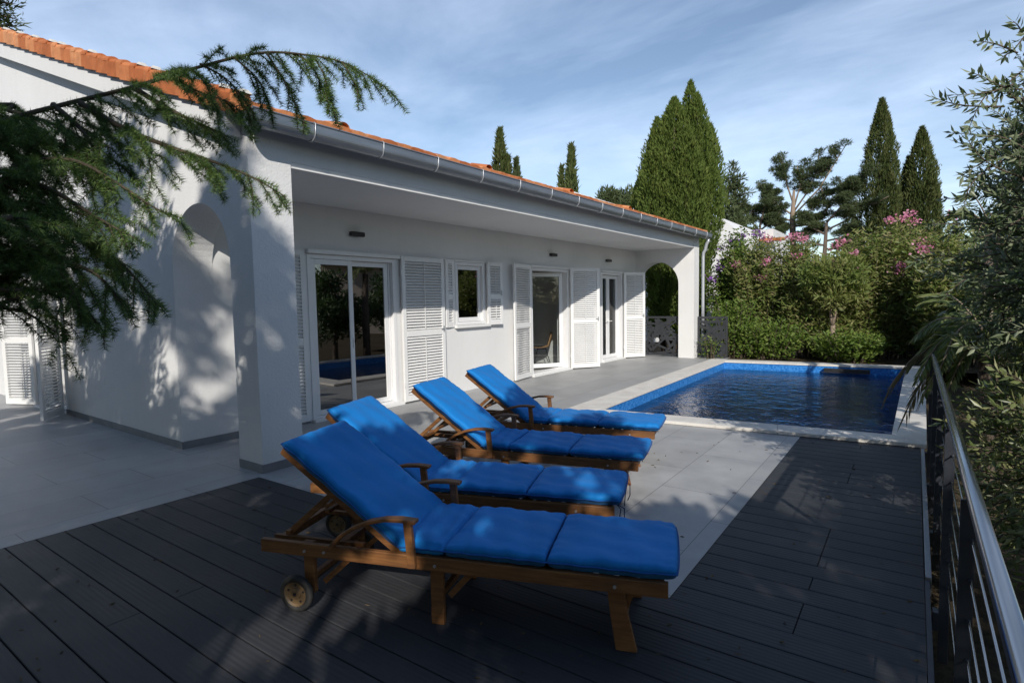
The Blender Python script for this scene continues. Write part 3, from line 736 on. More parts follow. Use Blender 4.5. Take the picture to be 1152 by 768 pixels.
# chair inside
ch = empty('chair', vl(-1.05, 9.22, .02), TH+R(215), 'tan shell chair on thin dark legs seen through the open french door', 'chair')
V = []; F = []
nu, nv = 16, 12
for i in range(nu+1):
    t = i/nu
    if t < .5: px_, pz_ = .22-.42*t/.5, .44-.02*math.sin(t/.5*math.pi)
    else:
        s_ = (t-.5)/.5; px_, pz_ = -.20-.10*s_, .44+.38*s_
    for j in range(nv+1):
        q = j/nv*2-1; wd = .23*(1-.25*max(0, t-.6)/.4)
        V.append((px_+.05*q*q*(1 if t > .4 else 0), q*wd, pz_+.05*q*q*(1-abs(t-.45)) ))
for i in range(nu):
    for j in range(nv): F.append((i*(nv+1)+j, (i+1)*(nv+1)+j, (i+1)*(nv+1)+j+1, i*(nv+1)+j+1))
o = raw_mesh('seat_shell', np.array(V), np.array(F), M['chair_shell'], ch, smooth=True)
o.modifiers.new('solid', 'SOLIDIFY').thickness = .012
for sx_ in (-1, 1):
    for sy_ in (-1, 1):
        b = MB(); b.tube([(.10*sx_,.13*sy_,.43),(.21*sx_-.02,.20*sy_,.0)], .009, 8); b.build('leg', M['black_metal'], ch, smooth=True)
b = MB(); b.tube([(.10,.13,.425),(.10,-.13,.425),(-.10,-.13,.425),(-.10,.13,.425),(.10,.13,.425)], .008, 8); b.build('under_frame', M['black_metal'], ch)
# curtain inside the right-hand door
V = []; F = []
nn_ = 70
for i in range(nn_+1):
    yy = i/nn_*1.2
    for z in (0, 1.1, 2.25): V.append((.03*math.sin(yy*46+z*.3)*(1.1-.15*z)+.006*math.sin(yy*101), yy, z))
for i in range(nn_):
    for k in range(2): F.append((i*3+k, (i+1)*3+k, (i+1)*3+k+1, i*3+k+1))
M['curtain'] = varied('curtain', (.45,.45,.46), (.55,.55,.55), 3, .9)
cu = raw_mesh('curtain', np.array(V), np.array(F), M['curtain'], smooth=True)
cu.location = vl(-.40, 10.56, .06); cu.rotation_euler = (0,0,TH); tag(cu, 'pale grey curtain hanging inside the door nearest the far arch', 'curtain')

# ------------------------------------------------------------------ laser-cut metal screens
def screen(name, loc, w, h, seed, label, rz=TH):
    rr = random.Random(seed); root = empty(name, loc, rz, label, 'screen', 'laser cut metal screens by the far arch')
    b = MB(); t = .012
    for a, c in (((0,-t,0),(.05,t,h)), ((w-.05,-t,0),(w,t,h)), ((.05,-t,0),(w-.05,t,.05)), ((.05,-t,h-.06),(w-.05,t,h))): b.box(a, c)
    b.build('frame', M['anthracite'], root)
    b = MB(); k = 0
    while k < 40:
        ang = rr.uniform(0, math.pi); cx_ = rr.uniform(.05, w-.05); cz = rr.uniform(.05, h-.05); ln = rr.uniform(.2, .55)
        dxx, dzz = math.cos(ang), math.sin(ang); ts = [-ln, ln]
        for lo, hi, c0, dd in ((.03, w-.03, cx_, dxx), (.03, h-.03, cz, dzz)):
            if abs(dd) > 1e-6:
                a0, a1 = sorted(((lo-c0)/dd, (hi-c0)/dd)); ts = [max(ts[0], a0), min(ts[1], a1)]
        if ts[1]-ts[0] < .15: continue
        off = (k-20)*.0002
        b.bar((cx_+dxx*ts[0],off,cz+dzz*ts[0]), (cx_+dxx*ts[1],off,cz+dzz*ts[1]), .009, rr.uniform(.035,.075), up=(-dzz,0,dxx)); k += 1
    b.build('cut_pattern', M['anthracite'], root)
screen('metal_screen', vl(.06,YF+.17,.03), 1.26, 1.13, 3, 'dark grey laser-cut metal screen filling the lower half of the far arch')
screen('metal_screen', vl(1.73,YF+.30,.02), .82, 1.13, 8, 'dark grey laser-cut metal screen standing outside beside the pool corner')

# ------------------------------------------------------------------ pergola over the side door
pg = empty('pergola', vl(-4.6,-.004,0), TH, 'pale slatted canopy over the side door behind the cedar branches', 'canopy')
b = MB(); b.box((-1.2,-.75,2.72),(1.55,-.62,2.86)); b.build('beam', M['white_paint'], pg, bevel=.006)
b = MB(); b.box((-1.2,-.05,2.80),(1.55,0,2.93)); b.build('wall_beam', M['white_paint'], pg, bevel=.006)
for k in range(16):
    b = MB(); xx = -1.15 + k*.178; b.bar((xx,-.85,2.885),(xx,-.05,2.96), .045, .05); b.build('slat', M['white_paint'], pg, bevel=.004)

# ------------------------------------------------------------------ sun loungers
def pillow(mb, L_, W_, T_, f, nu=26, nv=30, seed=0, p=13.0, round_end=False):
    """a stuffed panel; f(u,w,t)->point"""
    rr = np.random.default_rng(seed); ph = rr.uniform(0, 6.28, 8)
    g = lambda q: max(0, 1-abs(q)**p)**(1/2.6)
    o = []
    for side in (1, -1):
        for i in range(nu+1):
            for j in range(nv+1):
                a = -1+2*i/nu; c = -1+2*j/nv
                a = math.copysign(abs(a)**.75, a); c = math.copysign(abs(c)**.75, c)
                k = g(a)*g(c)
                crown_ = 1 + .06*(1-a*a)*(1-c*c)
                pk = .0045*(abs(a)**5)*math.sin(c*26+ph[4]+math.sin(c*7)*1.5) + .003*(abs(c)**6)*math.sin(a*L_*48+ph[5])
                wr = .0042*(math.sin(a*9+ph[0]+c*3)+math.sin(c*11+a*4+ph[1])*.7+math.sin(a*23+ph[2])*.5*(abs(a)**3))*k
                tt = T_/2 + side*T_/2*k*(crown_ if side > 0 else 1) + (wr+pk*k if side > 0 else 0)
                wr_e = .004*math.sin(a*14+ph[3])
                cw = c*(1-(.05*max(0, a-.6)/.4 if round_end else 0))
                aa = a - (.035*abs(c)**3*max(0, a) if round_end else 0)
                o.append(f((aa+1)/2*L_, (cw+1)/2*W_ + wr_e*c*abs(c)**4, tt))
    n1 = (nu+1)*(nv+1); fs = []
    for s in (0, 1):
        for i in range(nu):
            for j in range(nv):
                q = [s*n1+i*(nv+1)+j, s*n1+(i+1)*(nv+1)+j, s*n1+(i+1)*(nv+1)+j+1, s*n1+i*(nv+1)+j+1]
                fs.append(tuple(q if s == 0 else q[::-1]))
    mb.add(o, fs)
    # closing rim
    idx = lambda i, j: i*(nv+1)+j
    rim = [idx(i,0) for i in range(nu+1)] + [idx(nu,j) for j in range(1, nv+1)] + [idx(i,nv) for i in range(nu-1, -1, -1)] + [idx(0,j) for j in range(nv-1, 0, -1)]
    off = len(mb.v)-2*n1
    for k in range(len(rim)):
        a, c = rim[k], rim[(k+1)%len(rim)]; mb.f.append((off+a, off+c, off+n1+c, off+n1+a))
    return [Vector(o[i]).lerp(Vector(o[n1+i]), .5) for i in rim], [Vector(o[i]) for i in rim]

LW = .54; BA = math.atan2(.49, .665)
def back(u, w, t):                                    # reclined back, hinge at u=-.205, z=.375
    return (-.205 - u*math.cos(BA) + t*math.sin(BA), w, .372 + u*math.sin(BA) + t*math.cos(BA))
def make_lounger(label, variant):
    root = empty('sun_lounger', (0,0,0), 0, label, 'sun lounger', 'sun loungers in a row on the terrace')
    T = M['teak']; bev = .004
    for w in (-.03, LW):
        b = MB(); b.box((-1.04,w,.295),(1.14,w+.03,.367)); b.build('side_rail', T, root, bevel=bev)
    for u in (-1.0, -.62, -.22, .42, 1.10):
        b = MB(); b.box((u-.022,.001,.30),(u+.022,LW-.001,.335)); b.build('cross_rail', T, root, bevel=bev)
    b = MB()
    for k in range(13): b.box((-.14+k*.096,.002,.342),(-.14+k*.096+.07,LW-.002,.358))
    b.build('seat_slats', T, root, bevel=.003)
    for w in (.001, LW-.031):
        b = MB(); b.box((-.79,w,.08),(-.725,w+.03,.365)); b.build('leg', T, root, bevel=bev)
        b = MB(); b.box((-.04,w,0),(.03,w+.03,.345)); b.build('leg', T, root, bevel=bev)
        b = MB(); b.prism([(.855,.345),(.935,.345),(.955,.19),(1.0,0),(.90,0),(.875,.17)], w, w+.03, lambda a, c, d: (a, d, c)); b.build('leg', T, root, bevel=bev)
        b = MB(); wi = w+.045 if w < .2 else w-.015
        
        for p_, q_ in (((-.69,wi,.13),(-.47,wi,.33)), ((.05,wi,.14),(.22,wi,.33)), ((.92,wi,.13),(.99,wi,.33))):
            b = MB(); b.bar(p_, q_, .022, .03); b.build('brace', T, root, bevel=.002)
    for p_, q_ in (((-.775,.03,.14),(-.745,LW-.03,.17)), ((-.02,.03,.12),(.01,LW-.03,.15)), ((.92,.03,.10),(.95,LW-.03,.13))):
        b = MB(); b.box(p_, q_); b.build('stretcher', T, root, bevel=.003)
    b = MB(); b.tube([(-.80,-.07,.10),(-.80,LW+.07,.10)], .009, 8); ax = b.build('axle', M['black_metal'], root)
    for w in (-.075, LW+.04):
        wh = bpy.data.objects.new('wheel', None); C.objects.link(wh); wh.parent = root; wh.location = (-.80, w, .10); wh.empty_display_size = .1
        b = MB(); n = 28; prof = [(.068,0),(.092,.001),(.099,.008),(.10,.018),(.099,.028),(.092,.035),(.068,.036)]
        vs = [(r_*math.cos(2*math.pi*k/n), y_, r_*math.sin(2*math.pi*k/n)) for k in range(n) for r_, y_ in prof]; q = len(prof)
        b.add(vs, [(k*q+i, k*q+i+1, ((k+1)%n)*q+i+1, ((k+1)%n)*q+i) for k in range(n) for i in range(q-1)] + [(k*q+q-1, k*q, ((k+1)%n)*q, ((k+1)%n)*q+q-1) for k in range(n)])
        b.build('tyre', M['rubber'], wh, smooth=True)
        b = MB()
        vs = []
        for k in range(n):
            c_, s_ = math.cos(2*math.pi*k/n), math.sin(2*math.pi*k/n); dish = .010
            vs += [(.012*c_, .001, .012*s_), (.030*c_, .003, .030*s_), (.034*c_, dish, .034*s_), (.058*c_, dish, .058*s_), (.068*c_, .002, .068*s_), (.068*c_, .034, .068*s_)]
        b.add(vs, [(k*6+i, k*6+i+1, ((k+1)%n)*6+i+1, ((k+1)%n)*6+i) for k in range(n) for i in range(5)] + [tuple(k*6 for k in range(n)), tuple(k*6+5 for k in range(n))])
        b.build('rim', M['hub_plastic'], wh)
        b = MB()
        for k in range(5): a_ = k*2*math.pi/5+.3; b.tube([(.048*math.cos(a_), .0085, .048*math.sin(a_)), (.048*math.cos(a_), .0115, .048*math.sin(a_))], .007, 8)
        b.tube([(0,-.006,0),(0,.004,0)], .009, 8); b.build('bolt', M['black_metal'], wh)
    # back frame
    b = MB()
    Lb = .86
    for w in (.02, LW-.055): b.bar(back(-.02,w+.0175,-.03), back(Lb,w+.0175,-.03), .035, .045, up=(math.sin(BA),0,math.cos(BA)))
    for u in (.08, .82): b.bar(back(u,.055,-.028), back(u,LW-.055,-.028), .045, .03)
    bf = b.build('back_frame', T, root, bevel=.003)
    b = MB()
    for k in range(8): b.bar(back(.16+k*.085,.05,-.014), back(.16+k*.085,LW-.05,-.014), .06, .012, up=(math.sin(BA),0,math.cos(BA)))
    b.build('back_slats', T, bf, bevel=.002)
    b = MB()                                          # prop that holds the back up, resting in a notched rail
    for w in (.10, LW-.10): b.bar((-.93,w,.375), back(.50,w,-.06), .024, .032)
    b.bar((-.93,.06,.375), (-.93,LW-.06,.375), .03, .024); b.bar((-.70,.10,.50), (-.70,LW-.10,.50), .024, .02); b.build('back_prop', T, root, bevel=.002)
    for w in (.06, LW-.085):
        b = MB(); b.box((-1.02,w,.336),(-.45,w+.025,.358)); b.build('notched_rail', T, root, bevel=.002)
    # armrests: curved rail on a front post
    for w in (-.045, LW+.045):
        b = MB(); path = [(-.085,.553),(-.17,.558),(-.26,.552),(-.35,.530),(-.44,.492),(-.52,.440),(-.585,.372)]
        vs = []; hw = .024
        for i, (u, z) in enumerate(path):
            q0 = path[max(i-1,0)]; q1 = path[min(i+1,len(path)-1)]; du, dz = q1[0]-q0[0], q1[1]-q0[1]; l_ = math.hypot(du, dz); nu_, nz_ = dz/l_, -du/l_
            h_ = hw*(1.15 if i < 2 else 1)
            vs += [(u-nu_*.010, w-h_, z-nz_*.010), (u-nu_*.010, w+h_, z-nz_*.010), (u+nu_*.010, w+h_, z+nz_*.010), (u+nu_*.010, w-h_, z+nz_*.010)]
        k = len(path)
        b.add(vs, [(0,1,2,3), ((k-1)*4+3,(k-1)*4+2,(k-1)*4+1,(k-1)*4)] + [(i*4+j, i*4+(j+1)%4, (i+1)*4+(j+1)%4, (i+1)*4+j) for i in range(k-1) for j in range(4)])
        ar = b.build('armrest', T, root, bevel=.005)
        b = MB(); b.bar((-.115,w,.31),(-.135,w,.545), .03, .042, up=(1,0,0)); b.build('post', T, ar, bevel=.004)
    b = MB()
    for w0, w1 in ((-.036,-.029),(LW+.029,LW+.036)):
        for u, z in ((-.64,.33),(0,.325),(.9,.325),(-.76,.325)): b.tube([(u,w0,z),(u,w1,z)], .008, 8)
    b.build('bolt', M['zinc_clip'], root)
    # cushion of four stitched panels
    b = MB(); rims = []
    TC = .078
    rims.append(pillow(b, .86, LW+.05, TC, lambda u, w, t: back(u, w-.025, t-.008), seed=variant*10, nu=60))
    z0 = .364
    for i, (ua, ub) in enumerate(((-.215,.045),(.045,.575),(.575,1.19))):
        rims.append(pillow(b, ub-ua, LW+.05, TC, lambda u, w, t: (ua+u, w-.025, z0+t), seed=variant*10+i+1, nu=(22,44,48)[i], round_end=(i == 2)))
    cu_ = b.build('cushion', M['blue_canvas'], root, smooth=True)
    b = MB()
    for ce, tp in rims: b.tube([p + Vector((0,0,0)) for p in ce[::2]] + [ce[0]], .0045, 5, cap=False)
    b.build('piping', M['blue_piping'], cu_, smooth=True)
    for w in ((.03, LW-.03) if variant == 2 else (.12,)):
        b = MB()
        if variant == 2:
            for dd in (0, .02): b.tube([(1.15,w,.37),(1.175+dd,w+dd,.34),(1.165+dd*1.6,w-.02+dd,.27),(1.16+dd,w-.035+2*dd,.20+dd*1.5)], .0035, 5)
        else: b.tube([(1.13,w,.372),(1.15,w,.36),(1.152,w+.01,.335)], .0035, 5)
        b.build('tie_cord', M['cord'], cu_, smooth=True)
    return root
LOUNGERS = [(-1.960,2.064,R(19.9),'blue cushioned teak sun lounger nearest the camera, standing mostly on the dark deck'),
            (-2.574,2.808,R(19.5),'blue cushioned teak sun lounger second from the camera, between two others on the tiles'),
            (-2.863,3.897,R(14.7),'blue cushioned teak sun lounger third from the camera, its back towards the white shutter'),
            (-3.147,4.986,R(13.3),'blue cushioned teak sun lounger closest to the pool, its foot end in sunlight')]
for i, (x_, y_, a_, lab) in enumerate(LOUNGERS):
    l_ = make_lounger(lab, i+1); l_.location = (x_, y_, 0); l_.rotation_euler = (0,0,a_)

# ------------------------------------------------------------------ railing
rail = empty('railing', (.165,3,0), 0, 'dark steel railing with a round stainless handrail along the deck edge', 'railing')
b = MB(); b.tube([(0,-4.4,1.03),(0,4.46,1.03)], .0185, 24); b.build('handrail', M['stainless'], rail, smooth=True)
b = MB(); b.box((-.006,-4.4,.955),(.006,4.45,.995)); b.build('flat_bar', M['dark_steel'], rail)
for k in range(8):
    yy = -4.3 + k*1.24
    b = MB(); b.box((-.022,yy-.006,-.30),(.022,yy+.006,.955)); b.tube([(0,yy,.955),(0,yy,1.02)], .008, 8); b.box((-.05,yy-.03,-.12),(-.022,yy+.03,-.02)); [b.tube([(.012,yy-.016,z),(.012,yy+.016,z)], .0065, 8) for z in (.12,.26,.40,.54,.68,.82)]; b.build('post', M['dark_steel'], rail, bevel=.002)
for z in (.12, .26, .40, .54, .68, .82):
    b = MB(); b.tube([(.012,-4.4,z),(.012,4.4,z)], .0035, 8); b.build('rod', M['stainless'], rail, smooth=True)
b = MB(); b.box((-.076,1.0,-.10),(-.045,4.42,.010)); b.build('edge_trim', M['zinc'], rail, bevel=.002)
b = MB(); b.box((-.078,-4.4,-.25),(-.056,.998,-.004)); b.build('edge_board', M['dark_steel'], rail)

# ------------------------------------------------------------------ cedar in the foreground
cedar = empty('cedar_tree', (-5.2,-1.3,0), 0, 'dark green cedar reaching in from the left with drooping needled branches', 'tree')
cb0 = Vector((-5.2,-1.3,0))
tb = MB(); tb.tube([(0,0,-.4),(.03,.02,1.5),(0,.05,3),(.05,0,5),(0,0,7.2)], [.2,.17,.14,.09,.02], 10)
NP = []; ND = []; NL = []
def needles_along(pts, spacing, per, ln):
    for a, c in zip(pts, pts[1:]):
        seg = c-a; l_ = seg.length
        if l_ < 1e-5: continue
        d = seg/l_; n = max(1, int(l_/spacing))
        for k in range(n):
            p = a + seg*((k+random.random()*.6)/n)
            for _ in range(per):
                r_ = Vector((random.gauss(0,1),random.gauss(0,1),random.gauss(0,1))); r_ = r_ - d*r_.dot(d)
                if r_.length < 1e-3: continue
                r_.normalize(); NP.append(p); ND.append(r_ + d*random.uniform(.15,.9) + Vector((0,0,.12))); NL.append(ln*random.uniform(.65,1.15))
def twig(p, d, L_, rad, depth=0, droop=.5, fine=1.0):
    pts = [p]; n = max(3, int(L_/.035)); q = p.copy(); dd = d.normalized()
    for i in range(n):
        dd = (dd + Vector((random.gauss(0,.07),random.gauss(0,.07),-droop*.11+random.gauss(0,.04)))).normalized(); q = q + dd*(L_/n); pts.append(q.copy())
    tb.tube([x-cb0 for x in pts], [rad*(1-.75*i/n) for i in range(n+1)], 5)
    needles_along(pts, .0085/fine, int(13*min(1,fine)+.5), .036)
    if depth < 1 and L_ > .14:
        for i in range(2, n-1, 2):
            sgn = 1 if (i//2)%2 else -1; t = (pts[i+1]-pts[i]).normalized()
            sd = t.cross(Vector((0,0,1))).normalized()*sgn
            twig(pts[i], t*.75 + sd*.7 + Vector((0,0,random.uniform(-.35,.1))), L_*random.uniform(.25,.48)*(1-.5*i/n), rad*.6, depth+1, droop*1.2, fine)
def bough(px, L0, every=.055, droop=.55, fine=1.0, start=None, r0=.016):
    P = [at(*p) for p in px]; full = ([start] if start else []) + P
    # smooth
    pts = []
    for i in range(len(full)-1):
        p0 = full[max(i-1,0)]; p1 = full[i]; p2 = full[i+1]; p3 = full[min(i+2,len(full)-1)]
        for k in range(6):
            t = k/6; pts.append(.5*((2*p1)+(p2-p0)*t+(2*p0-5*p1+4*p2-p3)*t*t+(3*p1-p0-3*p2+p3)*t**3))
    pts.append(full[-1])
    n = len(pts); tb.tube([x-cb0 for x in pts], [r0*(1-.85*i/(n-1)) for i in range(n)], 7)
    acc = 0; sgn = 1; total = sum((c-a).length for a, c in zip(pts, pts[1:])); run = 0
    for a, c in zip(pts, pts[1:]):
        l_ = (c-a).length; run += l_; acc += l_
        if start and run < (full[1]-full[0]).length*.6: acc = 0; continue
        d = (c-a).normalized(); needles_along([a, c], .016, 7, .032)
        while acc > every*.7:
            acc -= every*random.uniform(.35,1.1); sgn = -sgn if random.random() < .8 else sgn; rem = 1-run/total
            sd = d.cross(Vector((0,0,1))).normalized()*sgn
            L_ = L0*1.55*(.35+.75*min(1, rem*2.2))*random.choice((.35,.6,.8,1,1,1.3))*random.uniform(.8,1.2)
            twig(c.copy(), d*random.uniform(.4,1.1) + sd*random.uniform(.15,.95) + Vector((0,0,random.uniform(-.8,.25))), L_, .0035, 0, droop, fine)
T0 = lambda z: cb0 + Vector((0,0,z))
bough([(-60,170,2.75),(0,138,2.8),(70,118,2.9),(150,98,2.95),(215,78,3.0),(290,60,3.05),(345,62,3.1),(390,72,3.15),(432,97,3.2)], .26, .05, 1.0, start=T0(2.0))
bough([(90,116,2.9),(140,145,2.9),(190,165,2.95),(240,182,3.0),(285,200,3.0),(322,222,3.05)], .20, .055)
bough([(-50,215,2.6),(20,185,2.7),(80,180,2.7),(130,205,2.75),(168,230,2.8),(202,249,2.85)], .22, .05, start=T0(1.8))
bough([(-50,270,2.5),(20,250,2.6),(80,262,2.65),(120,283,2.7),(152,312,2.7),(178,345,2.7)], .24, .045, .8, start=T0(1.6))
bough([(-50,300,2.4),(10,290,2.5),(50,305,2.55),(85,335,2.6),(105,358,2.6),(120,378,2.6)], .24, .045, .8, start=T0(1.5))
bough([(-60,255,2.3),(-10,255,2.4),(40,280,2.45),(75,315,2.5),(92,350,2.5)], .22, .045, .7, start=T0(1.55))
bough([(-60,150,2.7),(-20,140,2.75),(30,150,2.8),(75,170,2.85),(110,200,2.9)], .25, .045, .8, start=T0(2.0))
bough([(-60,320,2.5),(-10,318,2.5),(25,332,2.55),(55,352,2.55),(75,372,2.6)], .18, .05, .8, start=T0(1.4))
bough([(-50,200,2.5),(0,205,2.55),(40,225,2.6),(90,240,2.65),(140,262,2.7)], .22, .05, .7, start=T0(1.7))
for q_ in ([(225,72,3.0),(258,92,3.0),(285,128,3.02)], [(262,64,3.02),(292,92,3.02),(306,130,3.05)], [(300,60,3.05),(320,92,3.05),(344,141,3.05)], [(330,61,3.1),(350,72,3.1),(362,100,3.1)], [(352,63,3.1),(366,88,3.1),(377,132,3.1)], [(385,70,3.15),(396,88,3.15),(406,110,3.15)], [(190,86,2.97),(225,104,2.97),(262,118,2.97),(282,150,2.97)]):
    bough(q_, .11, .05, 1.3, r0=.006)
bough([(-50,330,2.35),(0,345,2.4),(30,352,2.45),(60,372,2.5)], .2, .05, .8, start=T0(1.4))
bough([(-50,240,2.9),(10,228,2.95),(60,235,3.0),(100,268,3.0),(125,300,3.0)], .26, .05, .9, start=T0(1.8))
bough([(-50,120,3.0),(10,125,3.05),(60,140,3.05),(100,160,3.05),(140,190,3.05)], .26, .05, .9, start=T0(2.2))
bough([(-40,290,2.8),(20,280,2.85),(60,300,2.9),(85,330,2.9),(100,365,2.9)], .24, .05, .9, start=T0(1.6))
bough([(60,118,2.9),(95,150,2.85),(115,190,2.85)], .2, .05, .8); bough([(20,200,2.7),(60,215,2.65),(110,245,2.65),(140,262,2.65)], .2, .05, .8)
bough([(30,255,2.55),(70,290,2.55),(110,310,2.6),(140,345,2.6)], .2, .05, .9)
bough([(150,99,2.95),(185,120,2.95),(215,135,3.0),(250,150,3.0)], .17, .055)
tb.build('trunk', M['twig'], cedar, smooth=True)
NPa = np.array([tuple(p-cb0) for p in NP]); NDa = np.array([tuple(d) for d in ND]); NLa = np.array(NL)
leaves('needles', NPa, NDa, NLa, .0029, M['cedar_needle'], cedar, tri=True)
# the rest of the crown, out to the side: flat layered shelves
bl = []
for k in range(42):
    z = random.uniform(2.0, 7.0); rr = 2.3*(1-(z-2)/6.2); a = random.uniform(math.pi*.75, math.pi*2.05)
    bl.append(((rr*math.cos(a)*random.uniform(.3,1), rr*math.sin(a)*random.uniform(.3,1), z), (.65,.65,.2)))
crown('crown', bl, 15000, .17, .035, M['cedar_needle'], cedar, up=.15, spread=1.2)

# ------------------------------------------------------------------ trees and shrubs
# tall cypress clump behind the far end of the villa
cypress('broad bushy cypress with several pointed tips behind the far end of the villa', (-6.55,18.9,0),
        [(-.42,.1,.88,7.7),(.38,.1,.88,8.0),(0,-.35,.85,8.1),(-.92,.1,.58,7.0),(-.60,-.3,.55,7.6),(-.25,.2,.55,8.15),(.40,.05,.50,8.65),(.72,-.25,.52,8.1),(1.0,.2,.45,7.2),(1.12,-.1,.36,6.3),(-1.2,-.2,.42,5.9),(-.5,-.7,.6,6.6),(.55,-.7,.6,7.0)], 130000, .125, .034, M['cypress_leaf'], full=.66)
cypress('tall slender dark cypress standing right of the pines, the taller of the pair', (-1.70,36.2,0), [(0,0,.90,11.8),(-1.1,.2,.6,5.8),(.2,.3,.58,9.2)], 36000, .20, .05, M['far_cypress_leaf'], 'cypresses beyond the garden', full=.46)
cypress('broader blunt dark cypress on the right of the pair beyond the garden', (-.05,37.3,0), [(.1,0,.88,10.3),(-.42,.2,.68,8.9),(.5,-.2,.6,8.3)], 36000, .20, .05, M['far_cypress_leaf'], 'cypresses beyond the garden', full=.46)
cypress('narrow cypress tip rising above the roof tiles, left of the other tip', (-18.1,24.7,0), [(0,0,.8,10.6),(.4,.1,.6,9.2)], 8000, .3, .08, M['far_cypress_leaf'], 'cypress tips above the roof')
cypress('slim leaning cypress tip above the roof with a side spike', (-15.1,26.7,0), [(.15,0,.55,9.7),(-.45,0,.35,8.7),(0,.1,.6,8.4)], 7000, .3, .08, M['far_cypress_leaf'], 'cypress tips above the roof')
cypress('rounded small evergreen top beside the left cypress tip above the roof', (-17.2,24.9,0), [(0,0,.6,9.0)], 2500, .26, .09, M['pine_leaf'])
# dark conifers
def conifer(label, base, h, r, n, mt='pine_leaf', layers=15, L=.3, W=.07, lean=(0,0), z0=.15, group=None, name='conifer_tree', tm='trunk', gap=.5, flat=.25):
    root = empty(name, base, 0, label, 'tree', group); b = MB()
    ax = lambda z: Vector((lean[0]*(z/h)**1.3, lean[1]*(z/h)**1.3, z))
    b.tube([ax(0)-Vector((0,0,.3)), ax(h*.35), ax(h*.7), ax(h)], [.030*h*.6,.022*h*.6,.013*h*.6,.01], 8)
    bl = []
    for k in range(layers):
        z = h*(z0+(1-z0)*(k+.3)/layers); rr = r*(1-(z/h-z0)/(1-z0))**.8+.12
        m_ = 5 if k < layers-2 else 2
        for j in range(m_):
            if random.random() < gap*.35: continue
            a = j*2*math.pi/m_ + k*1.1 + random.uniform(-.4,.4); q = rr*random.uniform(.65,1.15); c = ax(z)
            tip = c + Vector((q*math.cos(a), q*math.sin(a), q*random.uniform(-.15,.25)))
            b.tube([c, c.lerp(tip,.6), tip], [.012*h*.35,.008*h*.35,.006], 5)
            for t in (.35,.62,.9): bl.append((tuple(c.lerp(tip,t)), (q*.24+.12, q*.24+.12, q*flat*.5+.09)))
    b.build('trunk', M[tm], root, smooth=True)
    crown('crown', bl, n, L, W, M[mt], root, up=.35, spread=1.0)
    return root
conifer('dark pointed spruce right behind the big cypress', (-8.5,33.8,0), 9.4, 1.5, 9000, z0=.3)
conifer('spruce top showing above the roof ridge at the upper left', (-29.4,7.0,0), 15.2, 3.0, 14000, layers=22, z0=.35)
# pines with visible trunks
def pine(label, base, trunk, limbs_, blobs, n, L=.32, W=.06, name='pine_tree', group=None, mt='pine_leaf', tm='pale_trunk'):
    root = empty(name, base, 0, label, 'tree', group); b = MB(); b.tube(*trunk, 9)
    for p, q in limbs_:
        p = Vector(p); q = Vector(q); b.tube([p, p.lerp(q,.5)+Vector((0,0,-.1*(q-p).length)), q], [.055,.04,.02], 6)
    b.build('trunk', M[tm], root, smooth=True); crown('crown', blobs, n, L, W, M[mt], root, up=.4, spread=1.1)
    return root
def shelf(p, q, k, r, th=.35):
    p = Vector(p); q = Vector(q)
    return [(tuple(p.lerp(q, (i+.5)/k) + Vector((random.gauss(0,.12),random.gauss(0,.2),random.gauss(0,.08)))), (r*random.uniform(.7,1.2), r*random.uniform(.7,1.2), r*th)) for i in range(k)]
def layered(limbs_, per, r, sub=3):
    L_, B_ = list(limbs_), []
    for p, q in limbs_:
        p = Vector(p); q = Vector(q); d = q-p
        for k in range(sub):
            t = random.uniform(.35, .85); s0 = p.lerp(q, t); side = Vector((random.uniform(-1,1), random.uniform(-1,1), random.uniform(-.05,.5))).normalized()
            e0 = s0 + (side*.8 + d.normalized()*.6)*d.length*random.uniform(.2,.4); L_.append((tuple(s0), tuple(e0))); B_ += shelf(s0.lerp(e0,.2), e0, per-2, r*.8, .34)
        B_ += shelf(p.lerp(q,.38), q, per, r, .34)
    return L_, B_
lm, bl = layered([((0,0,6.2),(-1.9,.3,8.3)), ((0,0,6.8),(-.7,0,9.6)), ((0,0,6.6),(.5,.2,9.2)), ((0,0,6.4),(1.3,.2,9.0)), ((0,0,6.2),(2.5,0,9.7)), ((0,0,5.8),(3.0,.2,7.5)), ((0,0,6.0),(1.9,.2,7.4)), ((0,0,5.9),(-1.9,0,6.9)), ((0,0,5.6),(2.6,.1,6.2)), ((0,0,5.5),(-1.3,.2,5.9)), ((0,0,5.3),(1.5,.1,5.3))], 6, .34)
pine('dark wind-shaped pine with a pale bare trunk in the middle of the skyline', (-5.7,35.5,0), ([(0,0,-.3),(.05,0,3),(-.05,0,6),(0,0,7.6)], [.22,.19,.15,.06]), lm, bl, 38000, .17, .03)
lm, bl = layered([((.2,0,5.6),(1.5,0,7.6)), ((.2,0,5.6),(2.1,0,8.4)), ((.2,0,5.2),(2.2,0,6.6)), ((.1,0,5.0),(-1.2,0,6.2)), ((.1,0,4.6),(1.8,0,5.3)), ((.1,0,4.4),(-1.4,0,5.1)), ((.1,0,4.2),(1.4,0,4.4))], 6, .32)
pine('low leaning pine with upswept limbs left of the tall cypress', (-4.2,35.0,0), ([(0,0,-.3),(.1,0,3),(.2,0,5.6)], [.16,.13,.07]), lm, bl, 26000, .17, .03, tm='trunk')
lm, bl = layered([((0,0,5.4),(-.9,0,7.0)), ((0,0,5.6),(.4,0,7.6)), ((0,0,5.4),(1.3,0,6.7)), ((0,0,4.8),(-1.3,0,5.7)), ((0,0,4.6),(1.2,0,5.4)), ((0,0,4.4),(-1.0,0,4.8))], 5, .32)
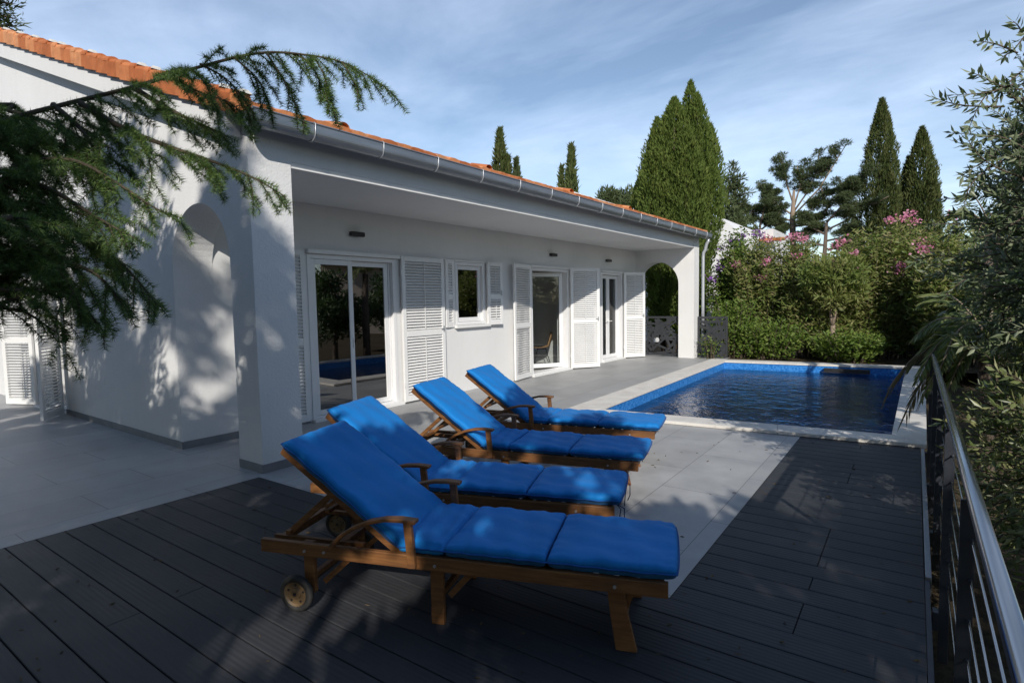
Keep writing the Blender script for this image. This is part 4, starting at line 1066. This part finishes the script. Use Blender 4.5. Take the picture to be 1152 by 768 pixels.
pine('small pine with a thin trunk between the spruce and the wind-shaped pine', (-7.3,34.6,0), ([(0,0,-.3),(0,0,3),(.05,0,5.8)], [.13,.10,.05]), lm, bl, 22000, .17, .03, tm='trunk')
tree('distant_tree', 'dark low tree crown behind the neighbouring white parapet', 'tree', (-13.2,30.5,0), 6, .2, clumps((0,0,7.0),(1.9,1.4,1.0),16,.55), 6000, .28, .08, M['pine_leaf'])

# neighbour's white house behind the hedge
nb = empty('neighbour_house', (-9,25,0), 0, 'neighbouring white house with sloping parapets showing behind the hedge and cypress', 'house')
fN = lambda a, c, d: (a, d, c)
b = MB(); b.prism([(-9,-.3),(3.2,-.3),(3.2,4.15),(2.2,5.05),(-2.2,5.95),(-5.1,7.1),(-9,8.2)], 0, 9, fN); b.build('wall', M['stucco'], nb)
b = MB(); b.prism([(3.25,-.3),(4.35,-.3),(4.35,4.35),(3.25,4.35)], -.5, 3, fN); b.build('chimney_block', M['stucco'], nb)
b = MB(); b.prism([(-9,7.85),(-5.1,6.72),(-2.3,5.55),(-2.3,5.42),(-5.1,6.55),(-9,7.66)], -.22, -.003, fN); b.build('roof', M['roof_tile'], nb)
b = MB(); b.prism([(3.9,3.96),(4.8,3.96),(4.8,3.86),(3.9,3.86)], -.9, -.52, fN); b.build('porch_roof', M['roof_tile'], nb)
b = MB(); b.box((1.0,-.02,1.0),(1.9,-.003,2.2)); b.build('window', M['tinted_glass'], nb)
# low white garden wall glimpsed through the hedge
b = MB(); b.box((-5.2,0,-.4),(3.2,.25,2.3)); b.box((-5.2,-.02,2.302),(3.2,.27,2.36)); gw = b.build('garden_wall', M['stucco']); gw.location = (-1.5,21.2,0); tag(gw, 'white rendered garden wall glimpsed through gaps in the hedge', 'wall')

# oleanders behind the pool
def stems_bush(name, label, cat, base, w, d, h, nst, nl, L, W_, mt, group=None, flowers=None, nf=0, up=.5):
    root = empty(name, base, 0, label, cat, group); b = MB(); P = []; D = []; tips = []
    for k in range(nst):
        a = random.uniform(0, 6.28); r_ = math.sqrt(random.random()); x0, y0 = r_*math.cos(a)*w*.25, r_*math.sin(a)*d*.25
        x1, y1 = r_*math.cos(a)*w*.55, r_*math.sin(a)*d*.55; hh = h*random.uniform(.55, 1.0)*(1-.18*r_*r_)
        pts = [Vector((x0,y0,-.05)), Vector((x0*.6+x1*.4, y0*.6+y1*.4, hh*.5)), Vector((x1,y1,hh))]; b.tube(pts, [.018,.012,.005], 5); tips.append(pts[2])
        m_ = int(nl/nst)
        t = rng.random(m_)**.75
        for tt in t:
            p = pts[0].lerp(pts[1], tt*2) if tt < .5 else pts[1].lerp(pts[2], tt*2-1)
            if tt < .12: continue
            P.append((p.x+random.gauss(0,.11), p.y+random.gauss(0,.11), p.z+random.gauss(0,.08))); ang = random.uniform(0,6.28)
            D.append((math.cos(ang), math.sin(ang), up+random.gauss(0,.45)))
    b.build('stems', M['twig'], root)
    P = np.array(P); D = np.array(D); n = len(P)
    leaves('foliage', P, D, L*(.6+.7*rng.random(n)), W_*(.7+.6*rng.random(n)), mt, root, bend=.06)
    if flowers:
        FP = []; FD = []
        for tpt in random.sample(tips, min(nf, len(tips))):
            for _ in range(42):
                FP.append((tpt.x+random.gauss(0,.075), tpt.y+random.gauss(0,.075), tpt.z+random.gauss(.12,.05))); FD.append((random.gauss(0,1),random.gauss(0,1),random.gauss(.5,.7)))
        leaves('flowers', np.array(FP), np.array(FD), .075, .06, flowers, root)
    return root
OG = 'oleander bushes behind the pool'
stems_bush('oleander', 'oleander with pink flowers right of the purple climber, behind the pool', 'shrub', (-3.5,18.0,0), 2.0, 1.5, 3.6, 90, 22000, .16, .042, M['oleander_leaf'], OG, M['pink_petal'], 12)
stems_bush('oleander', 'leggy oleander with white wall glimpsed through it, behind the pool skimmer', 'shrub', (-2.2,17.6,0), 1.9, 1.4, 3.3, 80, 19000, .16, .042, M['oleander_leaf'], OG, M['pink_petal'], 9)
stems_bush('oleander', 'oleander with scattered pink blooms behind the middle of the pool', 'shrub', (-.9,18.2,0), 2.2, 1.5, 3.7, 95, 24000, .16, .042, M['oleander_leaf'], OG, M['pink_petal'], 9)
stems_bush('oleander', 'tallest oleander with a high pink flower spray near the palm', 'shrub', (.15,18.4,0), 2.0, 1.5, 4.0, 90, 24000, .16, .042, M['oleander_leaf'], OG, M['pink_petal'], 15)
stems_bush('oleander', 'shaded oleander by the far right pool corner', 'shrub', (.9,17.0,0), 1.9, 1.5, 3.3, 80, 18000, .16, .042, M['oleander_leaf'], OG, M['pink_petal'], 2)
stems_bush('bougainvillea', 'bushy climber with purple flowers against the white neighbouring wall', 'shrub', (-4.5,18.3,0), 1.6, 1.2, 3.9, 70, 15000, .11, .06, M['bright_leaf'], None, M['purple_petal'], 16)
for (x_, y_, w_, h_, lab) in ((-4.15,16.7,1.2,1.7,'bright green leafy bush behind the left pool corner'), (-3.2,16.7,1.6,1.05,'low bright green fern-like bush behind the pool, left of the skimmer'), (-1.35,16.7,1.9,.8,'low yellow-green bush behind the pool skimmer')):
    stems_bush('green_bush', lab, 'shrub', (x_,y_,0), w_, 1.0, h_, 45, 3000, .13, .045, M['bright_leaf'], 'low green bushes behind the pool', up=.6)
stems_bush('green_bush', 'loose green climber growing in front of the dark screen by the pool', 'shrub', (-4.55,15.85,0), .5, .25, .8, 10, 200, .09, .045, M['bright_leaf'], 'low green bushes behind the pool', up=.2)
pine('small bush with a pale bare trunk behind the middle of the pool', (-1.75,16.9,0), ([(0,0,-.2),(.03,0,.5),(0,.02,1.0)], [.09,.075,.05]), [((0,0,.9),(.1,0,1.6)),((0,0,.95),(-.1,.1,1.6))], clumps((0,0,2.0),(.8,.7,.7),12,.32), 3500, .15, .04, 'small_tree', None, 'oleander_leaf')

# evergreen shrubs beyond the railing, beside the pool
SG = 'evergreens along the right of the pool'
tree('evergreen_shrub', 'dark evergreen beside the far half of the pool, behind the palm', 'shrub', (2.35,14.2,-.35), 2.2, .09, clumps((0,0,1.9),(1.15,1.5,1.1),26,.45), 11000, .14, .05, M['dark_leaf'], SG, up=.2)
tree('evergreen_shrub', 'dark evergreen beside the middle of the pool, partly hidden by the palm', 'shrub', (2.1,11.6,-.35), 2.2, .09, clumps((0,0,1.85),(1.15,1.4,1.1),26,.45), 11000, .13, .05, M['dark_leaf'], SG, up=.2)
tree('evergreen_tree', 'tall dark evergreen filling the right edge behind the olive', 'tree', (3.3,19.5,-.35), 4.2, .14, clumps((0,0,4.0),(2.0,1.9,2.3),44,.62), 17000, .17, .06, M['dark_leaf'], None, up=.2)
conifer('dark conifer top rising behind the olive at the right edge', (3.6,27.5,-.35), 12.0, 2.2, 14000, layers=20, L=.22, W=.05, z0=.25)
tree('evergreen_shrub', 'dark evergreen just right of the near pool corner', 'shrub', (1.75,8.6,-.35), 2.2, .08, clumps((0,0,1.9),(1.0,1.2,1.1),22,.42), 9500, .11, .042, M['dark_leaf'], SG, up=.2)

# olive: twigs with paired narrow leaves
def twiggy(name, label, cat, base, twigs, mt, L, W_, spacing, tm='trunk', trunk=None, jitter=.35, droop=.2):
    root = empty(name, base, 0, label, cat); b0_ = Vector(base); b = MB(); P = []; D = []
    if trunk: b.tube([Vector(p) for p in trunk[0]], trunk[1], 9)
    for s_, e_ in twigs:
        s_ = Vector(s_); e_ = Vector(e_); l_ = (e_-s_).length; n = max(3, int(l_/.05)); side = Vector((random.gauss(0,1),random.gauss(0,1),random.gauss(0,1)))*.10*l_
        pts = [s_.lerp(e_, i/n) + side*math.sin(math.pi*i/n) - Vector((0,0,droop*l_*(i/n)**2*.5)) for i in range(n+1)]
        b.tube(pts, [.006*(1-.7*i/n) for i in range(n+1)], 5)
        m_ = max(2, int(l_/spacing))
        for k in range(m_):
            t = (k+.5)/m_; i = min(n-1, int(t*n)); p = pts[i].lerp(pts[i+1], t*n-i); d = (pts[i+1]-pts[i]).normalized()
            sd = d.cross(Vector((random.gauss(0,jitter),random.gauss(0,jitter),1))).normalized()
            if k % 2: sd = d.cross(sd)
            for sg in (1, -1): P.append(tuple(p)); D.append(tuple(d*.75 + sd*sg*.8 + Vector((random.gauss(0,.18),random.gauss(0,.18),random.gauss(0.05,.18)))))
        P.append(tuple(pts[-1])); D.append(tuple(d))
    b.build('trunk', M[tm], root, smooth=True)
    P = np.array(P); D = np.array(D); n = len(P)
    leaves('crown', P, D, L*(.65+.6*rng.random(n)), W_*(.75+.5*rng.random(n)), mt, root, bend=.05)
    return root
ob = Vector((1.25,5.1,-.35)); tw = []
for k in range(820):
    d = Vector(rdir(1)[0]); c = Vector((0,0,2.35)); q = c + Vector((d.x*.95, d.y*1.0, d.z*1.05))*random.uniform(.45,.95)
    q.z = max(q.z, 1.05); e = q + (d*.8 + Vector((random.gauss(0,.4),random.gauss(0,.4),random.uniform(-.1,.5)))).normalized()*random.uniform(.22,.45)
    tw.append((q, e))
for px_, py_, dd, ex_, ey_ in ((1130,120,3.5,1052,102,),(1145,60,3.5,1100,42),(1140,95,3.45,1075,100),(1150,150,3.5,1082,190),(1150,40,3.55,1140,22),(1150,170,3.5,1085,225),(1150,200,3.5,1090,150),(1120,100,3.5,1090,140),(1160,30,3.5,1128,60),(1150,120,3.6,1095,75),(1160,240,3.5,1090,262),(1150,100,3.5,1110,85),(1150,80,3.5,1120,110)):
    tw.append((at(px_,py_,dd)-ob, at(ex_,ey_,dd)-ob))
limb = [((0,0,1.6), at(1150,110,3.5)-ob), ((0,0,1.5), at(1150,200,3.5)-ob)]
oroot = twiggy('olive_tree', 'grey-green olive tree leaning over the railing with loose sprigs against the sky', 'tree', tuple(ob), tw, M['olive_leaf'], .070, .023, .024, trunk=([(0,0,-.2),(.05,.03,.6),(-.03,0,1.3),(0,0,2.4)], [.11,.09,.07,.03]))
b = MB()
for p, q in limb: p = Vector(p); b.tube([p, p.lerp(q,.5)+Vector((0,0,.1)), q], [.035,.025,.008], 6)
b.build('limbs', M['trunk'], oroot, smooth=True)
sb_ = Vector((.90,4.6,-.35)); tw = []
for k in range(620):
    d = Vector(rdir(1)[0]); c = Vector((0,0,1.05)); q = c + Vector((d.x*.55, d.y*.95, d.z*.85))*random.uniform(.45,1); e = q + (d + Vector((random.gauss(0,.4),random.gauss(0,.4),random.uniform(0,.5)))).normalized()*random.uniform(.14,.30)
    tw.append((q, e))
twiggy('leafy_shrub', 'pale green leathery-leaved shrub pressing against the railing', 'shrub', tuple(sb_), tw, M['shrub_leaf'], .072, .021, .026, tm='twig', trunk=([(0,0,-.1),(0,0,.4),(.03,0,1.0)], [.04,.03,.015]))

# palm beside the near pool corner
pb = Vector((.62,7.55,-.35)); palm = empty('palm', tuple(pb), 0, 'small palm with arching fronds drooping over the pool coping by the railing', 'palm')
b = MB(); b.tube([(0,0,-.1),(.02,0,.7),(0,.02,1.55)], [.09,.085,.08], 10); b.build('trunk', M['trunk'], palm, smooth=True)
PP = []; PD = []; PLn = []; DP = []; DD = []
st = MB()
def frond(az, L_, rise, drop, dead=False):
    pts = []
    for i in range(19):
        t = i/18; r_ = L_*(t - .10*t*t); z = 1.55 + rise*math.sin(min(1, t*1.3)*math.pi*.5)*L_ - drop*t**2.2*L_
        pts.append(Vector((r_*math.cos(az), r_*math.sin(az), z)))
    st.tube(pts, [.014*(1-.8*i/18) for i in range(19)], 5)
    for i in range(2, 19):
        for k in range(3):
            p = pts[i-1].lerp(pts[i], k/3); d = (pts[i]-pts[i-1]).normalized(); sd = d.cross(Vector((0,0,1))).normalized()
            for sg in (1, -1):
                ln = .34*math.sin(math.pi*min(1, .15+i/18*.85))**.6*L_/1.0
                (DP if dead else PP).append(tuple(p)); (DD if dead else PD).append(tuple(d*.75+sd*sg*.65+Vector((0,0,random.uniform(-.75,-.15))))); 
                if not dead: PLn.append(ln*random.uniform(.85,1.1))
for az, L_, rs, dr in ((R(198),.78,.45,.55),(R(215),.85,.30,.95),(R(170),.80,.35,.95),(R(235),.85,.40,.9),(R(150),.8,.75,.4),(R(255),.8,.9,.3),(R(120),.9,.5,.7),(R(80),.9,.7,.5),(R(30),.9,.5,.7),(R(320),.9,.6,.6),(R(285),.85,.4,.8),(R(205),.7,.1,1.2),(R(185),.65,.05,1.3),(R(225),.6,.0,1.3)):
    frond(az, L_, rs, dr)
frond(R(176), .95, .1, .75, True); frond(R(160), .8, .0, 1.1, True)
st.build('rachis', M['pale_trunk'], palm)
leaves('fronds', np.array(PP), np.array(PD), np.array(PLn), .026, M['palm_leaf'], palm, bend=.02)
leaves('dry_fronds', np.array(DP), np.array(DD), .30, .016, M['dead_palm'], palm)
# second palm frond higher up, further back
pb2 = Vector((1.0,12.2,-.35)); palm2 = empty('palm', tuple(pb2), 0, 'taller palm further back with a pale frond among the dark evergreens', 'palm')
b = MB(); b.tube([(0,0,-.1),(.03,0,1.4),(0,.02,3.0)], [.14,.12,.1], 10); b.build('trunk', M['trunk'], palm2, smooth=True)
PP = []; PD = []; PLn = []; st = MB()
_f = frond
for az, L_, rs, dr in ((R(195),.9,.55,.4),(R(225),.8,.9,.3),(R(160),.9,.7,.6),(R(250),.9,.4,.8),(R(90),.9,.6,.5),(R(20),.9,.6,.5),(R(310),.9,.5,.7)): frond(az, L_, rs, dr)
st.build('rachis', M['pale_trunk'], palm2).location = (0,0,1.45)
leaves('fronds', np.array(PP), np.array(PD), np.array(PLn), .03, M['palm_leaf'], palm2).location = (0,0,1.45)

# trees behind the photographer: they throw the broken shade over deck and loungers
SH = 'shade trees behind the viewpoint'
random.seed(SEED_SHADE); rng = np.random.default_rng(SEED_SHADE)
KW = dict(limbs=14, shell=.2)
tree('shade_tree', 'broad leafy tree behind the viewpoint shading the deck and loungers', 'tree', (2.2,-4.6,-.35), 3.4, .16, clumps((-.5,1.2,4.0),(2.4,2.0,1.2),72,.27) + clumps((-1.0,4.0,4.5),(1.0,.9,.6),16,.2), 25000, .13, .06, M['dark_leaf'], SH, **KW)
tree('shade_tree', 'leafy tree behind the viewpoint on the cedar side shading the arch wall', 'tree', (-1.8,-5.0,-.35), 3.6, .16, clumps((0,1.4,4.2),(2.4,2.0,1.3),62,.28), 16000, .13, .06, M['dark_leaf'], SH, **KW)
tree('shade_tree', 'leafy tree behind the railing shading the narrow deck', 'tree', (4.2,-2.6,-.35), 3.3, .15, clumps((0,.4,3.8),(2.4,1.5,1.2),78,.27), 19000, .13, .06, M['dark_leaf'], SH, **KW)
tree('shade_tree', 'tallest leafy tree behind the viewpoint shading the porch pier', 'tree', (.2,-7.0,-.35), 6.2, .2, clumps((-.3,.9,7.9),(3.4,1.5,2.3),64,.31), 17000, .14, .065, M['dark_leaf'], SH, **KW)
tree('shade_tree', 'leafy tree behind the cedar shading the tiles at the left', 'tree', (-6.6,-4.2,-.35), 3.4, .16, clumps((.2,.8,4.2),(2.5,1.8,1.4),64,.3), 16000, .13, .06, M['dark_leaf'], SH, **KW)

BG = 'unseen trees added behind the viewpoint to block sky light'  # tree row added out of view to cut the sky fill on the terrace
for k, (x_, y_, h_, lab) in enumerate(((-15,-7,8,'tall unseen tree added to block sky light, furthest to the left'),(-10.5,-9.5,8.5,'tall unseen tree added to block sky light, second from the left'),(-5.5,-10.5,9,'tall unseen tree added to block sky light, behind the cedar'),(-.5,-11.5,9,'tall unseen tree added to block sky light, behind the tallest shade tree'),(4.5,-10.5,9,'tall unseen tree added to block sky light, towards the right'),(9.5,-8.5,8,'tall unseen tree added to block sky light, furthest to the right'),(10.5,-3.0,6,'tall unseen tree added to block sky light beyond the railing side'))):
    tree('sky_blocking_tree', lab, 'tree', (x_,y_,-.35), h_*.7, .22, clumps((0,0,h_*.55),(2.9,2.4,h_*.45),60,.85), 9000, .34, .17, M['dark_leaf'], BG, limbs=10)

# beige house across the garden, seen as a reflection in the sliding door
bh = empty('beige_house', (17.5,28.5,-.35), R(-38), 'beige house with balcony across the garden, mirrored in the sliding door', 'house')
M['beige'] = varied('beige', (.40,.33,.27), (.50,.42,.35), 1.5, .9, .3, 60)
b = MB(); b.box((-5,-3,0),(5,3,8)); b.build('wall', M['beige'], bh)
b = MB(); b.prism([(-3.6,8.01),(0,9.6),(3.6,8.01)], -5.3, 5.3, lambda a, c, d: (d, a, c)); b.build('roof', M['roof_tile'], bh)
b = MB(); b.box((-5.2,-4.4,4.8),(5.2,-3.003,5.0)); 
for k in range(40): b.box((-5.1+k*.26,-4.38,5.0),(-5.07+k*.26,-4.34,5.9))
b.box((-5.2,-4.4,5.9),(5.2,-4.3,6.0)); b.build('balcony', M['beige'], bh)
for k in range(3):
    b = MB(); b.box((-3.8+k*2.9,-3.02,5.05),(-2.4+k*2.9,-3.003,7.2)); b.build('window', M['tinted_glass'], bh)
